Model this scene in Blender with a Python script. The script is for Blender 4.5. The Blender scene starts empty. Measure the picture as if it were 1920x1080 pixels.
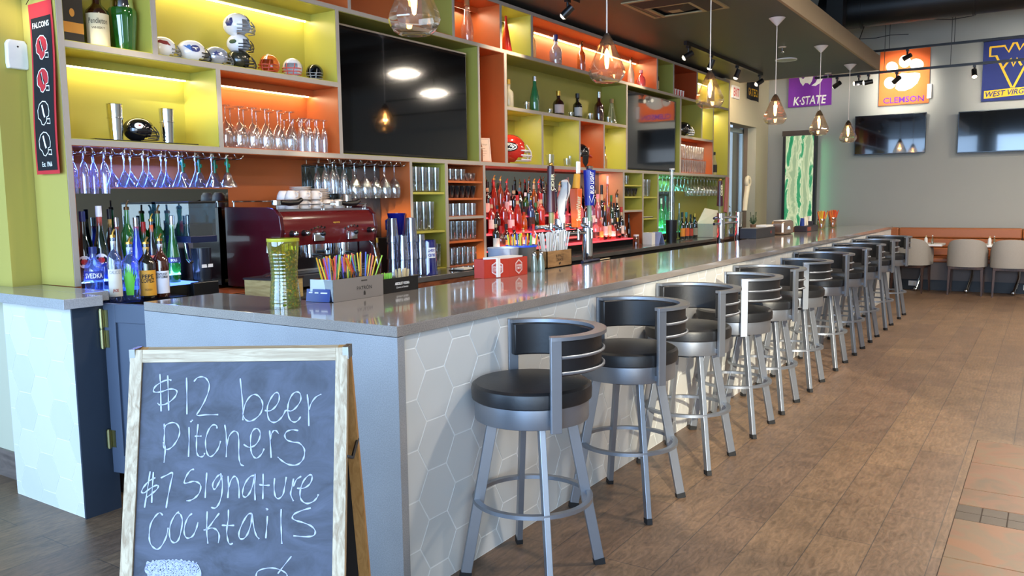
import bpy, bmesh, math, random
from mathutils import Vector, Matrix
random.seed(7)
scn = bpy.context.scene
COL = scn.collection
PI = math.pi
R = math.radians

# ------------------------------------------------------------------ mesh builder
class M:
    """collects shapes and links them as one mesh object"""
    def __init__(s): s.v = []; s.f = []
    def add(s, vs, fs):
        o = len(s.v); s.v += [tuple(p) for p in vs]; s.f += [tuple(i + o for i in f) for f in fs]; return s
    def box(s, a, b):
        x0, y0, z0 = a; x1, y1, z1 = b
        return s.add([(x0,y0,z0),(x1,y0,z0),(x1,y1,z0),(x0,y1,z0),(x0,y0,z1),(x1,y0,z1),(x1,y1,z1),(x0,y1,z1)],
                     [(0,3,2,1),(4,5,6,7),(0,1,5,4),(1,2,6,5),(2,3,7,6),(3,0,4,7)])
    def obox(s, c, ax, hx, ay, hy, az, hz):
        c = Vector(c); ax = Vector(ax).normalized()*hx; ay = Vector(ay).normalized()*hy; az = Vector(az).normalized()*hz
        P = [c+sx*ax+sy*ay+sz*az for sz in (-1,1) for sx, sy in ((-1,-1),(1,-1),(1,1),(-1,1))]
        return s.add(P, [(0,3,2,1),(4,5,6,7),(0,1,5,4),(1,2,6,5),(2,3,7,6),(3,0,4,7)])
    def lathe(s, prof, seg=16, c=(0,0,0), ax=None, sx=1, sy=1):
        """prof: list of (radius, height); ax: optional axis direction"""
        vs = []; fs = []; idx = []
        for r, z in prof:
            if r < 1e-6: idx.append([len(vs)]); vs.append((0,0,z))
            else:
                idx.append(list(range(len(vs), len(vs)+seg)))
                vs += [(r*sx*math.cos(2*PI*k/seg), r*sy*math.sin(2*PI*k/seg), z) for k in range(seg)]
        for a, b in zip(idx, idx[1:]):
            for k in range(seg):
                k2 = (k+1) % seg
                if len(a) == 1 and len(b) == 1: continue
                if len(a) == 1: fs.append((a[0], b[k2], b[k]))
                elif len(b) == 1: fs.append((a[k], a[k2], b[0]))
                else: fs.append((a[k], a[k2], b[k2], b[k]))
        q = Matrix.Identity(3) if ax is None else Vector((0,0,1)).rotation_difference(Vector(ax)).to_matrix()
        return s.add([q @ Vector(p) + Vector(c) for p in vs], fs)
    def cyl(s, c, r, h, seg=16, r2=None, ax=None):
        r2 = r if r2 is None else r2
        return s.lathe([(0,0),(r,0),(r2,h),(0,h)], seg, c, ax)
    def ball(s, c, r, seg=12, n=8, sz=1):
        return s.lathe([(r*math.sin(PI*i/n), -r*sz*math.cos(PI*i/n)) for i in range(n+1)], seg, c)
    def tube(s, pts, r, seg=8, closed=False, flat=None):
        pts = [Vector(p) for p in pts]; n = len(pts)
        T = []
        for i in range(n):
            a = pts[i-1] if (i or closed) else pts[i]; b = pts[(i+1) % n] if (i < n-1 or closed) else pts[i]
            T.append((b-a).normalized() if (b-a).length > 1e-9 else Vector((0,0,1)))
        up = Vector((0,0,1)) if abs(T[0].z) < .9 else Vector((1,0,0))
        N = (up - T[0]*up.dot(T[0])).normalized(); vs = []; fs = []
        for i in range(n):
            N = (N - T[i]*N.dot(T[i])).normalized(); B = T[i].cross(N)
            for k in range(seg):
                a = 2*PI*k/seg + (PI/seg if seg == 4 else 0)
                rr = r if not callable(r) else r(i/(n-1))
                vs.append(pts[i] + N*(math.cos(a)*rr) + B*(math.sin(a)*rr*(flat or 1)))
        for i in range(n if closed else n-1):
            j = (i+1) % n
            for k in range(seg):
                k2 = (k+1) % seg; fs.append((i*seg+k, i*seg+k2, j*seg+k2, j*seg+k))
        if not closed: fs += [tuple(reversed(range(seg))), tuple(range((n-1)*seg, n*seg))]
        return s.add(vs, fs)
    def prism(s, poly, f, d0, d1):
        """poly in 2-D; f(u,v,d) gives the 3-D point; between depths d0 and d1"""
        n = len(poly)
        return s.add([f(u,v,d0) for u,v in poly]+[f(u,v,d1) for u,v in poly],
                     [tuple(reversed(range(n))), tuple(range(n,2*n))]+[(i,(i+1)%n,n+(i+1)%n,n+i) for i in range(n)])
    def ribbon(s, pts, w, f):
        """flat stroke of width w along 2-D points, placed by f(u,v)"""
        n = len(pts); vs = []
        for i in range(n):
            a = pts[max(i-1,0)]; b = pts[min(i+1,n-1)]; dx, dy = b[0]-a[0], b[1]-a[1]; l = math.hypot(dx,dy) or 1
            ww = w(i) if callable(w) else w
            nx, ny = -dy/l*ww/2, dx/l*ww/2
            vs += [f(pts[i][0]+nx, pts[i][1]+ny), f(pts[i][0]-nx, pts[i][1]-ny)]
        return s.add(vs, [(2*i,2*i+1,2*i+3,2*i+2) for i in range(n-1)])
    def build(s, name, m, parent=None, smooth=None, bevel=0, keep=False, loc=None):
        me = bpy.data.meshes.new(name); me.from_pydata(s.v, [], s.f); me.update()
        if not keep:
            b = bmesh.new(); b.from_mesh(me); bmesh.ops.recalc_face_normals(b, faces=b.faces); b.to_mesh(me); b.free()
        me.materials.append(m)
        if smooth:
            me.polygons.foreach_set('use_smooth', [True]*len(me.polygons)); me.set_sharp_from_angle(angle=R(smooth))
        o = bpy.data.objects.new(name, me); COL.objects.link(o)
        if parent: o.parent = parent
        if loc: o.location = loc
        if bevel:
            md = o.modifiers.new('bevel', 'BEVEL'); md.width = bevel; md.segments = 2; md.limit_method = 'ANGLE'; md.angle_limit = R(40)
        return o

def tag(o, label, cat, group=None):
    o['label'] = label; o['category'] = cat
    if group: o['group'] = group
    elif 'group' in o: del o['group']
    return o
def thing(name, label, cat, loc=(0,0,0), rz=0, group=None):
    o = bpy.data.objects.new(name, None); COL.objects.link(o); o.empty_display_size = .05
    o.location = loc; o.rotation_euler = (0,0,rz); return tag(o, label, cat, group)
def struct(o): o['kind'] = 'structure'; return o
def kids(o): return KIDS.get(o.name) or [c for c in bpy.data.objects if c.parent == o]
KIDS = {}
def dup(root, loc, rz=None, label=None, group=None):
    """a copy of a thing with copies of its parts and their sub-parts"""
    if root.name not in KIDS:
        KIDS[root.name] = [(c, [g for g in bpy.data.objects if g.parent == c]) for c in bpy.data.objects if c.parent == root]
    r = root.copy(); COL.objects.link(r); r.location = loc
    if rz is not None: r.rotation_euler = (0,0,rz)
    if label: r['label'] = label
    if group: r['group'] = group
    for c, gs in KIDS[root.name]:
        k = c.copy(); COL.objects.link(k); k.parent = r
        for g in gs:
            h = g.copy(); COL.objects.link(h); h.parent = k
    return r

# ------------------------------------------------------------------ materials
def lin(h):
    h = h.lstrip('#'); o = []
    for i in (0,2,4):
        c = int(h[i:i+2],16)/255; o.append(c/12.92 if c <= .04045 else ((c+.055)/1.055)**2.4)
    return tuple(o)+(1,)
MATS = {}
def base(name):
    m = bpy.data.materials.new(name); m.use_nodes = True
    nt = m.node_tree; nt.nodes.clear()
    out = nt.nodes.new('ShaderNodeOutputMaterial')
    return m, nt, out
def nd(nt, t, **k):
    n = nt.nodes.new(t)
    for a, b in k.items():
        if a.startswith('_'): setattr(n, a[1:], b)
        else: n.inputs[a.replace('__',' ')].default_value = b
    return n
def mat(name, col, rough=.5, metal=0, emit=None, es=0, var=.06, scale=25, coat=0, spec=.5, bump=0):
    """principled surface whose colour drifts a little with a noise texture"""
    if name in MATS: return MATS[name]
    m, nt, out = base(name); L = nt.links.new
    p = nd(nt,'ShaderNodeBsdfPrincipled', Roughness=rough, Metallic=metal)
    p.inputs['Coat Weight'].default_value = coat; p.inputs['Specular IOR Level'].default_value = spec
    c = lin(col) if isinstance(col,str) else tuple(col)
    tc = nd(nt,'ShaderNodeTexCoord'); no = nd(nt,'ShaderNodeTexNoise', Scale=scale, Detail=3.0)
    mx = nd(nt,'ShaderNodeMix', _data_type='RGBA')
    mx.inputs[6].default_value = tuple(x*(1-var) for x in c[:3])+(1,); mx.inputs[7].default_value = tuple(min(1,x*(1+var)) for x in c[:3])+(1,)
    L(tc.outputs['Object'], no.inputs['Vector']); L(no.outputs['Fac'], mx.inputs[0]); L(mx.outputs[2], p.inputs['Base Color'])
    if bump:
        b = nd(nt,'ShaderNodeBump', Strength=bump, Distance=.01); L(no.outputs['Fac'], b.inputs['Height']); L(b.outputs['Normal'], p.inputs['Normal'])
    if es:
        p.inputs['Emission Color'].default_value = lin(emit) if isinstance(emit,str) else emit; p.inputs['Emission Strength'].default_value = es
    L(p.outputs[0], out.inputs['Surface']); MATS[name] = m; return m
def glow(name, col, s):
    if name in MATS: return MATS[name]
    m, nt, out = base(name); e = nd(nt,'ShaderNodeEmission', Color=lin(col), Strength=s)
    nt.links.new(e.outputs[0], out.inputs['Surface']); MATS[name] = m; return m
def glass(name, tint='#ffffff', body=0.0, spec=.10, edge=.65, rough=.03, milk=0.0):
    """thin glass: see-through, mirror-like at grazing angles; body = how much the tint itself shows as a solid colour"""
    if name in MATS: return MATS[name]
    m, nt, out = base(name); L = nt.links.new; c = lin(tint)
    t = nd(nt,'ShaderNodeBsdfTransparent', Color=c); g = nd(nt,'ShaderNodeBsdfGlossy', Roughness=rough)
    g.inputs['Color'].default_value = (.95,.95,.95,1)
    cur = t
    if body:
        d = nd(nt,'ShaderNodeBsdfDiffuse', Color=c); tr = nd(nt,'ShaderNodeBsdfTranslucent', Color=c)
        a = nd(nt,'ShaderNodeMixShader', Fac=.5); L(d.outputs[0], a.inputs[1]); L(tr.outputs[0], a.inputs[2])
        b = nd(nt,'ShaderNodeMixShader', Fac=body); L(t.outputs[0], b.inputs[1]); L(a.outputs[0], b.inputs[2]); cur = b
    lw = nd(nt,'ShaderNodeLayerWeight', Blend=.35)
    no = nd(nt,'ShaderNodeTexNoise', Scale=9.0); tc = nd(nt,'ShaderNodeTexCoord'); L(tc.outputs['Object'], no.inputs['Vector'])
    bp = nd(nt,'ShaderNodeBump', Strength=.15, Distance=.004); L(no.outputs['Fac'], bp.inputs['Height']); L(bp.outputs[0], g.inputs['Normal'])
    mp = nd(nt,'ShaderNodeMapRange'); L(lw.outputs['Facing'], mp.inputs[0]); mp.inputs[3].default_value = spec; mp.inputs[4].default_value = edge
    x = nd(nt,'ShaderNodeMixShader'); L(mp.outputs[0], x.inputs[0]); L(cur.outputs[0], x.inputs[1]); L(g.outputs[0], x.inputs[2])
    L(x.outputs[0], out.inputs['Surface']); MATS[name] = m; return m

WHITE = mat('white_paint','#e8e6e2',.4); BLACK = mat('black_plastic','#121214',.35); RUBBER = mat('black_rubber','#0d0d0f',.7)
STEEL = mat('brushed_steel','#b9bcc2',.22,1,var=.04); CHROME = mat('chrome','#dfe2e6',.06,1,var=.02); ALU = mat('satin_aluminium','#8f959e',.38,.75,var=.04)
VINYL = mat('black_vinyl','#17181b',.42,bump=.05,scale=60)
LIME = mat('lime_laminate','#b3ac4c',.36,var=.04,scale=4); LIMEDK = mat('olive_laminate','#999546',.38,var=.04,scale=4)
ORANGE = mat('orange_laminate','#b75f2e',.36,var=.05,scale=4)
EDGE = mat('greige_edge_band','#a39a90',.45,var=.05,scale=40)
CLEAR = glass('clear_glass','#f4f7f8',.03,.16,.85); THIN = glass('stem_glass','#f2f5f7',.05,.2,.9)
PAPER = mat('paper','#e9e4d8',.8); INK = mat('black_ink','#141414',.6); WINK = mat('white_ink','#f1f1ee',.5)
GOLD = mat('gold_metal','#c9a04a',.28,1); CORK = mat('cork','#9b7a50',.9,bump=.2)
RED = mat('red_plastic','#b3221c',.4)

# ------------------------------------------------------------------ lettering
def text(s, name, m, parent, f, w=None, h=None, bold=0.0, shear=0, d=.0006, space=1, res=2):
    """lettering as a mesh; centred on (0,0) of f(u,v,depth) and fitted to width w and/or height h"""
    cu = bpy.data.curves.new(name,'FONT'); cu.body = s; cu.align_x = 'CENTER'; cu.align_y = 'CENTER'; cu.size = 1
    cu.offset = bold; cu.shear = shear; cu.resolution_u = res; cu.space_character = space; cu.space_line = .95
    o = bpy.data.objects.new('t', cu); COL.objects.link(o)
    dg = bpy.context.evaluated_depsgraph_get(); me = bpy.data.meshes.new_from_object(o.evaluated_get(dg))
    bpy.data.objects.remove(o); bpy.data.curves.remove(cu)
    me.name = name
    xs = [v.co.x for v in me.vertices]; ys = [v.co.y for v in me.vertices]
    x0, x1, y0, y1 = min(xs), max(xs), min(ys), max(ys)
    kx = w/(x1-x0) if w else None; ky = h/(y1-y0) if h else None
    kx = kx or ky; ky = ky or kx
    for v in me.vertices: v.co = f((v.co.x-(x0+x1)/2)*kx, (v.co.y-(y0+y1)/2)*ky, d)
    me.materials.clear(); me.materials.append(m)
    q = bpy.data.objects.new(name, me); COL.objects.link(q); q.parent = parent; return q
def plane(o, u, v):
    """a map (a,b,d) -> point on the plane through o with right u and up v, lifted by d along the normal"""
    o, u, v = Vector(o), Vector(u).normalized(), Vector(v).normalized(); n = u.cross(v)
    return lambda a, b, d=0: o+u*a+v*b+n*d
def wrap(r, z, a0=-PI/2):
    """a map onto a vertical cylinder, facing the angle a0"""
    return lambda a, b, d=0: Vector(((r+d)*math.cos(a0+a/r), (r+d)*math.sin(a0+a/r), z+b))
# ------------------------------------------------------------------ camera (36 mm wide sensor, level horizon, slight downward tilt)
cam = bpy.data.cameras.new('camera'); co = bpy.data.objects.new('camera', cam); COL.objects.link(co); scn.camera = co
YAW, PIT, ROLL = .5838, .1069, -.0128
fw = Vector((-math.sin(YAW)*math.cos(PIT), math.cos(YAW)*math.cos(PIT), -math.sin(PIT)))
rt = Vector((math.cos(YAW), math.sin(YAW), 0)); up = rt.cross(fw)
r2 = rt*math.cos(ROLL)+up*math.sin(ROLL); u2 = -rt*math.sin(ROLL)+up*math.cos(ROLL)
co.matrix_world = Matrix(((r2.x,u2.x,-fw.x,1.9607),(r2.y,u2.y,-fw.y,-2.2076),(r2.z,u2.z,-fw.z,1.5191),(0,0,0,1)))
cam.sensor_width = 36; cam.lens = 1527.919/1920*36; cam.clip_start = .05

# ------------------------------------------------------------------ setting materials
def plank_floor():
    m, nt, out = base('wood_plank_tile'); L = nt.links.new
    tc = nd(nt,'ShaderNodeTexCoord'); mp = nd(nt,'ShaderNodeMapping'); mp.inputs['Rotation'].default_value = (0,0,R(90)); mp.inputs['Location'].default_value = (.35,.018,0)
    L(tc.outputs['Object'], mp.inputs['Vector'])
    br = nd(nt,'ShaderNodeTexBrick'); br.offset = .37; br.offset_frequency = 2
    for k, v in dict(Scale=1.0, **{'Mortar Size':.0022,'Mortar Smooth':.2,'Bias':0.0,'Brick Width':1.16,'Row Height':.232}).items(): br.inputs[k].default_value = v
    br.inputs['Color1'].default_value = lin('#6b5544'); br.inputs['Color2'].default_value = lin('#79614a'); br.inputs['Mortar'].default_value = lin('#4a3f38')
    L(mp.outputs[0], br.inputs['Vector'])
    m2 = nd(nt,'ShaderNodeMapping'); m2.inputs['Scale'].default_value = (9,3,1); L(tc.outputs['Object'], m2.inputs['Vector'])
    n1 = nd(nt,'ShaderNodeTexNoise', Scale=2.6, Detail=9.0, Roughness=.72, Distortion=1.8); L(m2.outputs[0], n1.inputs['Vector'])
    n2 = nd(nt,'ShaderNodeTexNoise', Scale=2.2, Detail=5.0, Distortion=1.2); L(tc.outputs['Object'], n2.inputs['Vector'])
    wv = nd(nt,'ShaderNodeTexWave', Scale=1.4, Distortion=9.0, Detail=3.0); wv.inputs['Detail Scale'].default_value = 1.2; L(m2.outputs[0], wv.inputs['Vector'])
    r1 = nd(nt,'ShaderNodeMapRange'); L(n1.outputs['Fac'], r1.inputs[0]); r1.inputs[1].default_value = .3; r1.inputs[2].default_value = .7; r1.inputs[3].default_value = .5; r1.inputs[4].default_value = 1.38
    r3 = nd(nt,'ShaderNodeMapRange'); L(n2.outputs['Fac'], r3.inputs[0]); r3.inputs[1].default_value = .3; r3.inputs[2].default_value = .7; r3.inputs[3].default_value = .82; r3.inputs[4].default_value = 1.18
    rw = nd(nt,'ShaderNodeMapRange'); L(wv.outputs['Fac'], rw.inputs[0]); rw.inputs[3].default_value = .93; rw.inputs[4].default_value = 1.06
    a = nd(nt,'ShaderNodeMath', _operation='MULTIPLY'); L(r1.outputs[0], a.inputs[0]); L(r3.outputs[0], a.inputs[1])
    b = nd(nt,'ShaderNodeMath', _operation='MULTIPLY'); L(a.outputs[0], b.inputs[0]); L(rw.outputs[0], b.inputs[1])
    vm = nd(nt,'ShaderNodeVectorMath', _operation='SCALE'); L(br.outputs['Color'], vm.inputs[0]); L(b.outputs[0], vm.inputs['Scale'])
    p = nd(nt,'ShaderNodeBsdfPrincipled', Roughness=.36); L(vm.outputs[0], p.inputs['Base Color'])
    rr = nd(nt,'ShaderNodeMapRange'); L(n1.outputs['Fac'], rr.inputs[0]); rr.inputs[3].default_value = .3; rr.inputs[4].default_value = .5; L(rr.outputs[0], p.inputs['Roughness'])
    s = nd(nt,'ShaderNodeMath', _operation='MULTIPLY_ADD'); L(br.outputs['Fac'], s.inputs[0]); s.inputs[1].default_value = -1.5; L(n1.outputs['Fac'], s.inputs[2])
    bp = nd(nt,'ShaderNodeBump', Strength=.12, Distance=.01); L(s.outputs[0], bp.inputs['Height']); L(bp.outputs[0], p.inputs['Normal'])
    L(p.outputs[0], out.inputs['Surface']); return m
def terracotta():
    m, nt, out = base('slate_tile'); L = nt.links.new
    tc = nd(nt,'ShaderNodeTexCoord'); n = nd(nt,'ShaderNodeTexNoise', Scale=3.2, Detail=6.0, Distortion=1.2); L(tc.outputs['Object'], n.inputs['Vector'])
    oi = nd(nt,'ShaderNodeNewGeometry')
    ad = nd(nt,'ShaderNodeMath', _operation='MULTIPLY_ADD'); L(oi.outputs['Random Per Island'], ad.inputs[0]); ad.inputs[1].default_value = .22; L(n.outputs['Fac'], ad.inputs[2])
    cr = nd(nt,'ShaderNodeValToRGB'); L(ad.outputs[0], cr.inputs[0]); e = cr.color_ramp.elements
    e[0].position = .36; e[0].color = lin('#4f4942'); e[1].position = .8; e[1].color = lin('#7d563a')
    for pos, c in ((.5,'#66503a'),(.6,'#77523b'),(.7,'#6d5942')): e.new(pos).color = lin(c)
    p = nd(nt,'ShaderNodeBsdfPrincipled', Roughness=.42); L(cr.outputs[0], p.inputs['Base Color'])
    bp = nd(nt,'ShaderNodeBump', Strength=.2, Distance=.01); L(n.outputs['Fac'], bp.inputs['Height']); L(bp.outputs[0], p.inputs['Normal'])
    L(p.outputs[0], out.inputs['Surface']); return m
def quartz(name, c1, c2, rough):
    m, nt, out = base(name); L = nt.links.new
    tc = nd(nt,'ShaderNodeTexCoord'); v = nd(nt,'ShaderNodeTexNoise', Scale=220.0, Detail=2.0); L(tc.outputs['Object'], v.inputs['Vector'])
    w = nd(nt,'ShaderNodeTexNoise', Scale=5.0, Detail=4.0); L(tc.outputs['Object'], w.inputs['Vector'])
    a = nd(nt,'ShaderNodeMath', _operation='MULTIPLY_ADD'); L(w.outputs['Fac'], a.inputs[0]); a.inputs[1].default_value = .35; L(v.outputs['Fac'], a.inputs[2])
    cr = nd(nt,'ShaderNodeValToRGB'); L(a.outputs[0], cr.inputs[0]); e = cr.color_ramp.elements
    e[0].position = .45; e[0].color = lin(c1); e[1].position = .9; e[1].color = lin(c2)
    p = nd(nt,'ShaderNodeBsdfPrincipled', Roughness=rough); p.inputs['Coat Weight'].default_value = .6; p.inputs['Coat Roughness'].default_value = .05
    L(cr.outputs[0], p.inputs['Base Color']); L(p.outputs[0], out.inputs['Surface']); return m
def wood(name, c1, c2, axis=(1,12,12), rough=.5, scale=3):
    if name in MATS: return MATS[name]
    m, nt, out = base(name); L = nt.links.new
    tc = nd(nt,'ShaderNodeTexCoord'); mp = nd(nt,'ShaderNodeMapping'); mp.inputs['Scale'].default_value = axis; L(tc.outputs['Object'], mp.inputs['Vector'])
    n = nd(nt,'ShaderNodeTexNoise', Scale=scale, Detail=6.0, Roughness=.6, Distortion=1.0); L(mp.outputs[0], n.inputs['Vector'])
    cr = nd(nt,'ShaderNodeValToRGB'); L(n.outputs['Fac'], cr.inputs[0]); e = cr.color_ramp.elements
    e[0].position = .36; e[0].color = lin(c1); e[1].position = .62; e[1].color = lin(c2)
    p = nd(nt,'ShaderNodeBsdfPrincipled', Roughness=rough); L(cr.outputs[0], p.inputs['Base Color'])
    bp = nd(nt,'ShaderNodeBump', Strength=.12, Distance=.004); L(n.outputs['Fac'], bp.inputs['Height']); L(bp.outputs[0], p.inputs['Normal'])
    L(p.outputs[0], out.inputs['Surface']); MATS[name] = m; return m
def tilemat():
    m, nt, out = base('hex_tile'); L = nt.links.new
    g = nd(nt,'ShaderNodeNewGeometry'); tc = nd(nt,'ShaderNodeTexCoord'); n = nd(nt,'ShaderNodeTexNoise', Scale=7.0, Detail=4.0); L(tc.outputs['Object'], n.inputs['Vector'])
    a = nd(nt,'ShaderNodeMath', _operation='MULTIPLY_ADD'); L(n.outputs['Fac'], a.inputs[0]); a.inputs[1].default_value = .5; L(g.outputs['Random Per Island'], a.inputs[2])
    cr = nd(nt,'ShaderNodeValToRGB'); L(a.outputs[0], cr.inputs[0]); e = cr.color_ramp.elements
    e[0].position = .1; e[0].color = lin('#c4c8c8'); e[1].position = 1; e[1].color = lin('#d2d3d1')
    p = nd(nt,'ShaderNodeBsdfPrincipled', Roughness=.3); L(cr.outputs[0], p.inputs['Base Color']); L(p.outputs[0], out.inputs['Surface']); return m
PLANK = plank_floor(); TERRA = terracotta(); HEX = tilemat()
GROUT = mat('pale_grout','#e6e8e6',.7,var=.02); QTOP = quartz('grey_quartz_polished','#7f7872','#a0978f',.13); QEND = quartz('grey_quartz_end','#8d8f92','#a3a5a8',.25)
DKCOUNT = quartz('dark_quartz','#4a4846','#66625f',.2)
GREYWALL = mat('grey_wall_paint','#a2a29a',.7,var=.03,scale=2); CREAM = mat('cream_wall_paint','#cfc6a6',.7,var=.03,scale=2)
GREEN = mat('lime_wall_paint','#aea04c',.65,var=.03,scale=2); PALE = mat('pale_wall_paint','#b8b7a0',.7,var=.03,scale=2)
CANOPY = mat('charcoal_ceiling_paint','#45443f',.5,var=.03,scale=2); BEIGE = mat('beige_fascia_paint','#a08c70',.6,var=.05,scale=3)
DECK = mat('dark_ceiling_deck','#5a5852',.8); DUCTM = mat('black_duct_paint','#151515',.45,bump=.1,scale=6)
SLATE = mat('slate_blue_paint','#414b5c',.4,var=.04,scale=6); BASEB = wood('baseboard_tile','#564c48','#71655e',(1,6,6),.4)

def panel(name, a, b, m, kind=True):
    o = M().box(a, b).build(name, m); return struct(o) if kind else o
# ------------------------------------------------------------------ floor, walls, ceiling
TX, TY = 1.645, 3.505
f = M(); Z0 = -.1
f.box((-6,TY,Z0),(8,13.05,0)); f.box((-6,-5,Z0),(TX,TY,0)); struct(f.build('floor', PLANK))
t = M(); t.box((TX,-5,Z0),(8,TY,-.004)); struct(t.build('floor_entry_bed', mat('tile_bed','#4b4038',.9)))
t = M(); cuts = [3.505,3.005,2.51,2.25]; lo = [2.036-.49*k for k in range(15)]
rows = list(zip(cuts[1:], cuts)) + list(zip(lo[1:], lo))
for i, (y0, y1) in enumerate(rows):
    x = TX; w = (.52,.98,.74,.6)[i % 4]
    while x < 8:
        x1 = min(x+w, 8); t.box((x+.004, max(y0,-5)+.004, -.05),(x1-.004, y1-.004, 0)); x = x1; w = .98
struct(t.build('floor_entry_tiles', TERRA)); t = M(); x = TX
while x < 7.99:
    for q in range(2): t.box((x+.003, 2.25-(q+1)*.107+.003,-.05),(min(x+.107,8)-.003, 2.25-q*.107-.003,-.001))
    x += .107
struct(t.build('floor_entry_mosaic', mat('mosaic_brown','#453a2f',.45,var=.3,scale=14)))
panel('wall_back', (-2.43,13,0),(8,13.15,5), GREYWALL)
panel('wall_left', (-2.85,-.0401,1.06),(-2.70,10.65,5), GREEN)
panel('wall_left_corner', (-6,-.04,1.06),(-2.85,.1,5), GREEN); panel('wall_left_corner_low', (-6,-.04,0),(-2.70,.1,1.06), PALE)
panel('wall_left_far', (-2.58,10.65,0),(-2.43,10.885,5), CREAM)
panel('wall_left_pier', (-2.58,12.28,0),(-2.43,13,5), CREAM)
panel('wall_left_head', (-2.58,10.885,2.735),(-2.43,12.28,5), CREAM)
panel('wall_left_jamb', (-2.85,12.28,0),(-2.58,12.40,5), mat('tan_jamb','#8e7a63',.6))
panel('wall_side', (-6.15,-5,0),(-6,.1,5), PALE)
panel('baseboard_left', (-6,-.055,0),(-2.57,-.04,.155), BASEB)
panel('wall_right', (8,-5.15,0),(8.15,13.15,5), GREYWALL)
panel('ceiling', (-6.15,-5.15,5),(8.15,13.15,5.1), DECK)
# front wall behind the viewer: piers, sills and heads around the street windows
for n, a, b in (('wall_front', (-6.15,-5.15,0),(-5.4,-5,5)), ('wall_front_pier',(-.2,-5.15,0),(.2,-5,5)), ('wall_front_pier',(3.2,-5.15,0),(3.55,-5,5)),
                ('wall_front_pier',(7.84,-5.15,0),(8,-5,5)), ('wall_front_sill',(-5.4,-5.15,0),(-.2,-5,.25)), ('wall_front_head',(-5.4,-5.15,4.7),(7.84,-5,5)), ('wall_front_sill',(.2,-5.15,0),(3.2,-5,.25))):
    panel(n, a, b, GREYWALL)
WFR = mat('window_frame_paint','#2a2b2d',.4,.5)
PANE = glass('window_glass','#f2f8fa',0,.04,.4)
for i, (a, b, z0) in enumerate(((-5.4,-.2,.25),(.2,3.2,.25),(3.55,7.84,0))):
    m = M(); n = 4 if b-a > 4.5 else 3 if i < 2 else 1
    for k in range(n+1): x = a+(b-a)*k/n; m.box((x-.03 if k else x,-5.12,z0),(x+.03 if k < n else x,-5.04,4.7))
    for z in (z0, 2.4, 4.64): m.box((a,-5.12,z),(b,-5.04,z+.06))
    w = struct(m.build('window_%d' % (i+1), WFR)); M().box((a,-5.09,z0),(b,-5.08,4.7)).build('pane', PANE, w)
# the doorway in the left wall with its glazed aluminium frame and the planting outside
d = M(); x = -2.68
for y in (10.885,11.0,12.22): d.box((x-.03,y,0),(x+.03,y+.06,2.735))
for z in (.0,1.02,2.64): d.box((x-.03,10.885,z),(x+.03,12.28,z+.07))
dr = struct(d.build('door_1', mat('door_aluminium','#b8c4c6',.35,.7)))
M().box((x-.005,10.9,0),(x+.005,12.27,2.7)).build('pane', PANE, dr)
M().box((x+.03,11.03,1.62),(x+.06,11.4,1.66)).build('push_bar', mat('door_aluminium','#b8c4c6'), dr)
struct(M().box((-14,-10,-.05),(7.6,-9,6)).build('sun_blocker', mat('blocker_tan','#8a7a68',.9)))  # unseen block added outside to keep the sun off the left windows
panel('street_outside', (-14,-10,-.06),(14,-5.16,-.01), mat('asphalt','#4a4a4c',.9))
panel('ground_outside', (-9,9,-.06),(-2.86,15,-.005), mat('pavement','#77736b',.9))
BARKS = mat('bark','#5a3a30',.9,bump=.3)
LEAFS = mat('evergreen_leaf','#22401c',.7,var=.4,scale=9)
for i, (bx, by, h, lab) in enumerate(((-3.6,12.3,2.6,'dark green shrub outside the glazed door, nearer the door frame'),(-4.6,13.3,3.0,'dark green shrub outside the glazed door, standing further out'))):
    s = thing('shrub', lab, 'shrub', (bx,by,0)); M().tube([(0,0,0),(.03,.02,.6),(0,.05,1.6)], .05, 6).build('stem', BARKS, s)
    m = M(); rr = random.Random(i)
    for k in range(900):
        a = rr.uniform(0,2*PI); z = rr.uniform(.25,h); q = .75*math.sin(PI*min(1,(z+.25)/h*.86+.1))*math.sqrt(rr.random()); c = Vector((q*math.cos(a),q*math.sin(a),z))
        u = Vector((rr.uniform(-1,1),rr.uniform(-1,1),rr.uniform(-1,1))).normalized(); v = u.orthogonal().normalized()
        m.add([c-u*.07,c+v*.03,c+u*.07,c-v*.03],[(0,1,2,3)])
    m.build('foliage', LEAFS, s, keep=True)
# dropped canopy above the bar
c = M(); c.box((-2.70,-1.5,3.4),(-.33,11.3,3.6)); struct(c.build('ceiling_canopy', CANOPY))
struct(M().box((-.33,-1.5,3.395),(-.30,11.32,3.61)).build('trim_1', BEIGE)); struct(M().box((-2.43,11.3,3.395),(-.33,11.32,3.61)).build('trim_2', BEIGE))
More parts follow.
